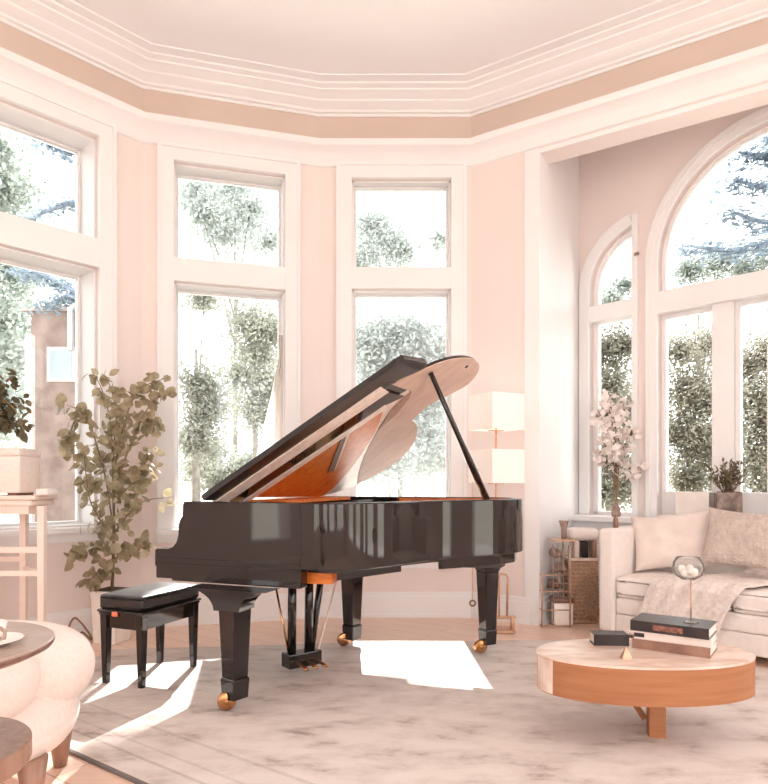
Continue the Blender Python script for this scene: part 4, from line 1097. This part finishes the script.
# small looped wire ornament on the floor by the plant pot
q = PF(80, 4.47)
m = MB()
pts = [(q.x-.065, q.y, .01), (q.x-.075, q.y, .10), (q.x-.04, q.y, .165), (q.x+.0, q.y, .14), (q.x+.04, q.y-.01, .10), (q.x+.08, q.y-.02, .05), (q.x+.06, q.y+.03, .01), (q.x-.0, q.y+.03, .06), (q.x-.04, q.y+.02, .012)]
m.tube([tuple(v) for v in cat_rom([Vector(p) for p in pts], 5)], .007, 8)
tag(m.build('wire_loop_ornament', LEGW, None, (q.x, q.y, 0)), 'small brown looped wire ornament on the floor beside the plant pot', 'ornament')

# white sheer curtain gathered at the right jamb of the window behind the plant
m = MB(); nu, nv = 24, 30; vs = []; fs = []
for j in range(nv+1):
    v = j/nv; y = 335+v*178
    left = 279-(max(0, v-.1)**1.15)*42
    for i in range(nu+1):
        u = i/nu; x = left+(283-left)*u
        t, z = fB.px(x, y, .05); vs.append(fB.pt(t, max(z, zB2+.003), .055+.02*math.sin(u*15+v*2)))
for j in range(nv):
    for i in range(nu):
        a = j*(nu+1)+i; fs.append((a, a+1, a+nu+2, a+nu+1))
m.add(vs, fs, True)
cu_ = m.build('sheer_curtain', SHEER, None, tuple(fB.pt(bR-.1, zB2, .055)))
md = cu_.modifiers.new('thick', 'SOLIDIFY'); md.thickness = .003
tag(cu_, 'white sheer curtain swept aside at the jamb of the window by the raised lid', 'curtain')

# ------------------------------------------------------------------ garden
m = MB(); m.prism([(-60,-30),(60,-30),(60,90),(-60,90)], -.6, -.35); struct(m.build('ground', LAWN))
m = MB(); m.prism([(-11,-14),(11,-14),(11,9.5),(-11,9.5)], -.349, -.33); struct(m.build('bounce_terrace', TERR_BOUNCE))  # pale slab added to brighten piano reflections and bounce sun indoors
def tree(name, label, loc, h, blobs, n, ls, mat, bark=BARK, tr=.12, tight=.85, group='garden trees', trunk=True, seed=0):
    rnd = random.Random(seed)
    root = thing(name, label, 'tree', loc, group)
    L = Vector(loc); m = MB()
    top = Vector((0, 0, h))
    m.tube([L, L+Vector((.1*tr, 0, h*.4)), L+Vector((-.2*tr, .1, h*.8))], [tr, tr*.7, tr*.3], 9)
    for (bx_, by_, bz_, r_) in blobs:
        s = L+Vector((0, 0, h*rnd.uniform(.25, .6))); e_ = L+Vector((bx_, by_, bz_)); m.tube([s, s.lerp(e_, .5)+Vector((0, 0, .3)), e_], [tr*.4, tr*.25, tr*.08], 6)
    m.build('trunk', bark, root)
    f = MB(); tot = sum(b[3]**2 for b in blobs); vs = []; fs = []
    for (bx_, by_, bz_, r_) in blobs:
        k = int(n*r_*r_/tot)
        for i in range(k):
            d = Vector((rnd.gauss(0,1), rnd.gauss(0,1), rnd.gauss(0,1))).normalized()
            rr = r_*min(1.7, abs(rnd.gauss(0, tight)))*(1+.6*mnoise.noise(d*2.6+Vector((seed, bx_, bz_))))
            c = L+Vector((bx_, by_, bz_))+Vector((d.x*rr, d.y*rr, d.z*rr*.85))
            a = Vector((rnd.gauss(0,1), rnd.gauss(0,1), rnd.gauss(0,1))).normalized(); b = a.orthogonal().normalized(); s = ls*rnd.uniform(.6, 1.3)
            o = len(vs); vs += [c-a*s*.5, c+b*s*.28, c+a*s*.5, c-b*s*.28]; fs.append((o, o+1, o+2, o+3))
    f.add(vs, fs); f.build('foliage', mat, root); return root
def at(px, py, Y): return P(px, py, Y)
def blob(px, py, Y, rpx, base):
    q = P(px, py, Y); return (q.x-base[0], q.y-base[1], q.z-base[2], rpx/F*Y)
GZ = -.35
def ptree(name, label, px, Y, bl, n, ls, mat, h=None, seed=0, tr=.12, bark=BARK):
    b = (PF(px, Y).x, Y, GZ); bs_ = [blob(x, y, Y+dy, r, b) for x, y, r, dy in bl]
    hh = h or max(q[2] for q in bs_)
    return tree(name, label, b, hh, bs_, n, ls, mat, bark, tr, seed=seed)
# left window: pale tree at the frame edge
ptree('garden_tree', 'pale green tree filling the left edge of the left window', -20, 19.5, [(-10,150,45,0),(5,190,40,0),(-20,230,45,1),(10,270,38,0),(-5,320,50,0),(15,360,34,-1),(0,410,50,0)], 20000, .19, TREEP, seed=1)
# overhanging bluish branch (a branch of a tree standing outside the frame)
def bough(name, label, loc, limbs, mat, bark, ls, n, seed, spread=.35):
    rnd = random.Random(seed); root = thing(name, label, 'tree', loc, 'garden trees'); m = MB(); f = MB(); vs = []; fs = []
    L = Vector(loc); m.tube([L, L+Vector((0, 0, 3.5)), L+Vector((.2, 0, 7.5))], [.3, .24, .12], 9)
    for limb in limbs:
        pts = cat_rom([Vector(p) for p in limb], 5); m.tube(pts, [.10-.085*i/len(pts) for i in range(len(pts))], 6)
        for i, p in enumerate(pts):
            for k in range(n):
                c = p+Vector((rnd.gauss(0, spread), rnd.gauss(0, spread), rnd.gauss(-.05, spread*.45)))
                a = Vector((rnd.gauss(0,1), rnd.gauss(0,1), rnd.gauss(0,.5))).normalized(); b = a.orthogonal().normalized(); s = ls*rnd.uniform(.6,1.4)
                o = len(vs); vs += [c-a*s*.5, c+b*s*.16, c+a*s*.5, c-b*s*.16]; fs.append((o, o+1, o+2, o+3))
    m.build('trunk', bark, root); f.add(vs, fs); f.build('foliage', mat, root)
BY = 13
bough('garden_tree', 'bluish tree reaching thin branches across the left window', (PF(140,BY).x, BY, GZ),
      [[P(140,230,BY),P(90,160,BY),P(62,150,BY),P(40,138,BY)], [P(140,240,BY),P(85,205,BY),P(55,208,BY),P(25,222,BY)], [P(140,320,BY),P(75,292,BY),P(50,278,BY),P(20,270,BY)], [P(140,330,BY),P(80,298,BY),P(60,300,BY),P(45,306,BY)]],
      TREEC, BARKB, .16, 22, 11, .14)
# brown house wall with pale blue window beyond the left window
HO = thing('neighbour_house', 'brown stuccoed neighbouring house seen through the left window', 'house', (PF(52,14).x, 14.6, GZ))
m = MB(); xa, xb = PF(31,14).x, PF(92,14).x; ztop = P(60,312,14).z
m.box(((xa+xb)/2, 14.6, (ztop+GZ)/2), (xb-xa, 1.2, ztop-GZ)); m.build('wall', STUCCO, HO)
m = MB(); m.hexa([(xa-.15, 13.9, ztop), (xb+.15, 13.9, ztop), (xb+.15, 15.3, ztop), (xa-.15, 15.3, ztop)], [(xa-.05, 14.4, ztop+.25), (xb+.05, 14.4, ztop+.25), (xb+.05, 14.8, ztop+.25), (xa-.05, 14.8, ztop+.25)]); m.build('roof', STUCCO, HO)
m = MB(); a = P(50,350,14); b = P(74,379,14); m.box(((a.x+b.x)/2, 13.985, (a.z+b.z)/2), (b.x-a.x+.1, .05, a.z-b.z+.12)); wf = m.build('window_frame', WHITEX, HO)
m = MB(); m.box(((a.x+b.x)/2, 13.955, (a.z+b.z)/2), (b.x-a.x-.06, .02, a.z-b.z-.04)); m.build('window_pane', PALEB, wf)
m = MB(); a = PF(70,13.9); m.box((a.x, 13.93, (P(70,306,13.9).z+P(70,350,13.9).z)/2), (.10, .10, P(70,306,13.9).z-P(70,350,13.9).z)); m.build('pipe', WHITEX, HO)
m = MB(); q = PF(30, 13.5); m.box((q.x, q.y, (P(30,335,13.5).z+GZ)/2), (.14, .14, P(30,335,13.5).z-GZ)); tag(m.build('garden_post', WHITEX, None, (q.x, q.y, GZ)), 'pale upright post beside the neighbouring brown house', 'post')
# window 2 trees
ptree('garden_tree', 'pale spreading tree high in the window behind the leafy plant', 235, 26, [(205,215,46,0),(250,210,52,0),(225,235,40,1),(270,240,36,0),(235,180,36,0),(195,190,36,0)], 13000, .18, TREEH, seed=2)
ptree('garden_tree', 'round grey-green tree in the middle of the window behind the leafy plant', 255, 20, [(250,325,26,0),(272,330,24,0),(258,355,26,1),(240,375,18,-1),(270,385,26,0),(255,410,24,0)], 15000, .13, TREEL, seed=3)
ptree('garden_tree', 'slender darker tree at the left of the window behind the leafy plant', 196, 15.5, [(200,385,20,0),(206,410,20,0),(195,440,22,0),(204,300,14,0)], 9000, .11, TREEL, seed=4)
ptree('garden_bush', 'low leafy bush at the bottom of the window behind the leafy plant', 215, 24, [(198,470,22,0),(222,480,20,0),(212,450,16,0),(245,470,24,0),(265,480,26,0)], 10000, .16, TREEL, seed=5, h=1.2)
tree('garden_tree', 'unseen tall tree added for shade, crown above the window behind the leafy plant', (-1.4, 19, GZ), 13, [(-.6,0,13.3,1.5),(.6,.2,13.3,1.5),(-1.7,0,13.4,1.4),(0,-.3,14.6,1.5),(-1.2,.3,14.8,1.4),(1.1,0,14.8,1.4)], 16000, .32, TREEL, tight=.7, seed=14)  # out-of-view crown added to shade the rug and chair from sun
# window 3
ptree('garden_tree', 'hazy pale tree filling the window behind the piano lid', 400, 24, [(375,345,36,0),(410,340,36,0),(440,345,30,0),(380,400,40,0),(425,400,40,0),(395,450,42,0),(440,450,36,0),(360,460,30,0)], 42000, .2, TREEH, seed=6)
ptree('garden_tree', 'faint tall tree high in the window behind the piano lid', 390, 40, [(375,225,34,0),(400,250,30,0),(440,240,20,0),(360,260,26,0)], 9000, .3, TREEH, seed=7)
# right windows
ptree('garden_tree', 'leafy olive tree behind the small arched side window', 610, 15, [(600,350,24,0),(622,345,24,0),(610,385,26,0),(600,420,24,0),(630,410,24,0),(612,455,28,0),(600,490,26,0),(630,485,28,0)], 24000, .105, TREEO, seed=8)
ptree('garden_tree', 'dense olive tree behind the left glazed door', 690, 19, [(680,350,22,0),(705,345,22,1),(690,390,28,0),(712,400,24,0),(680,430,28,0),(705,445,30,0),(690,480,30,0)], 32000, .12, TREEO, seed=9)
ptree('garden_tree', 'grey-green tree behind the right glazed door', 760, 24, [(745,365,22,0),(770,355,30,0),(755,400,30,0),(780,420,34,0),(750,450,32,0),(775,480,36,0)], 32000, .16, TREEO, seed=10)
ptree('garden_tree', 'pale distant tree across the base of the arched window', 700, 26, [(690,270,22,0),(720,262,24,0),(745,270,20,0),(770,255,26,0),(610,300,18,0),(625,285,14,0)], 14000, .17, TREEP, seed=12)
for k, (x, y) in enumerate(((-34,36),(-25,39),(-16,37),(-7,48),(2.5,50),(12,48),(21.5,39),(31,37))):
    rk = random.Random(100+k); hh = rk.uniform(7.5, 10)
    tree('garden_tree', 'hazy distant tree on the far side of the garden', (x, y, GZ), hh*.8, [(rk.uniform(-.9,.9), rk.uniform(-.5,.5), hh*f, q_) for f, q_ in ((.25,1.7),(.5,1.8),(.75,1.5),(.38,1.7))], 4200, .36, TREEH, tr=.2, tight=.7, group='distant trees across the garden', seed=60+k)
BY2 = 12
bough('garden_tree', 'bluish conifer sending layered branches into the arched window', (PF(860,BY2).x, BY2, GZ),
      [[P(860,150,BY2),P(800,148,BY2),P(765,155,BY2),P(738,152,BY2)], [P(860,190,BY2),P(800,178,BY2),P(765,186,BY2),P(735,180,BY2)], [P(860,230,BY2),P(800,218,BY2),P(765,222,BY2),P(728,210,BY2)], [P(860,130,BY2),P(800,125,BY2),P(768,140,BY2)], [P(860,250,BY2),P(790,240,BY2),P(740,250,BY2),P(690,246,BY2)]],
      TREEC, BARKB, .2, 40, 21, .2)
m = None

# ------------------------------------------------------------------ light, world, camera
w = bpy.data.worlds.new('sky'); SC.world = w; w.use_nodes = True
bg = w.node_tree.nodes['Background']; bg.inputs[0].default_value = (.965, .965, .965, 1); bg.inputs[1].default_value = 2.6
sd = bpy.data.lights.new('sun', 'SUN'); sd.energy = 14; sd.angle = R(.6); sd.color = (1, .965, .94)
so = bpy.data.objects.new('sun', sd); COL.objects.link(so)
dv = Vector((.02, -math.cos(R(34.5)), -math.sin(R(34.5)))); so.rotation_euler = dv.to_track_quat('-Z', 'Y').to_euler(); so.location = (0, 20, 15)
for y0, y1 in ((430, 395), (483, 450)):
    ld = bpy.data.lights.new('lamp_bulb', 'POINT'); ld.energy = .5; ld.color = (1, .84, .72); ld.shadow_soft_size = .05
    lo = bpy.data.objects.new('lamp_bulb', ld); COL.objects.link(lo); lo.location = (LP.x+.03, LP.y-.03, (lz(y0)+lz(y1))/2)
cam = bpy.data.cameras.new('camera'); co = bpy.data.objects.new('camera', cam); COL.objects.link(co)
co.location = (0, 0, CH); co.rotation_euler = (R(90), 0, 0)
cam.sensor_width = 36; cam.lens = F/784*36; cam.shift_y = (HY-392)/784; cam.shift_x = 0; cam.clip_start = .05; cam.clip_end = 300
SC.camera = co
vs_ = SC.view_settings; vs_.view_transform = 'Standard'; vs_.look = 'None'; vs_.exposure = .8; vs_.gamma = 1; vs_.use_curve_mapping = False
SC.cycles.use_denoising = True; SC.cycles.max_bounces = 12; SC.cycles.diffuse_bounces = 6; SC.cycles.transparent_max_bounces = 16
SC.cycles.caustics_reflective = False; SC.cycles.caustics_refractive = False
for o in bpy.data.objects:
    if 'wloc' in o: del o['wloc']
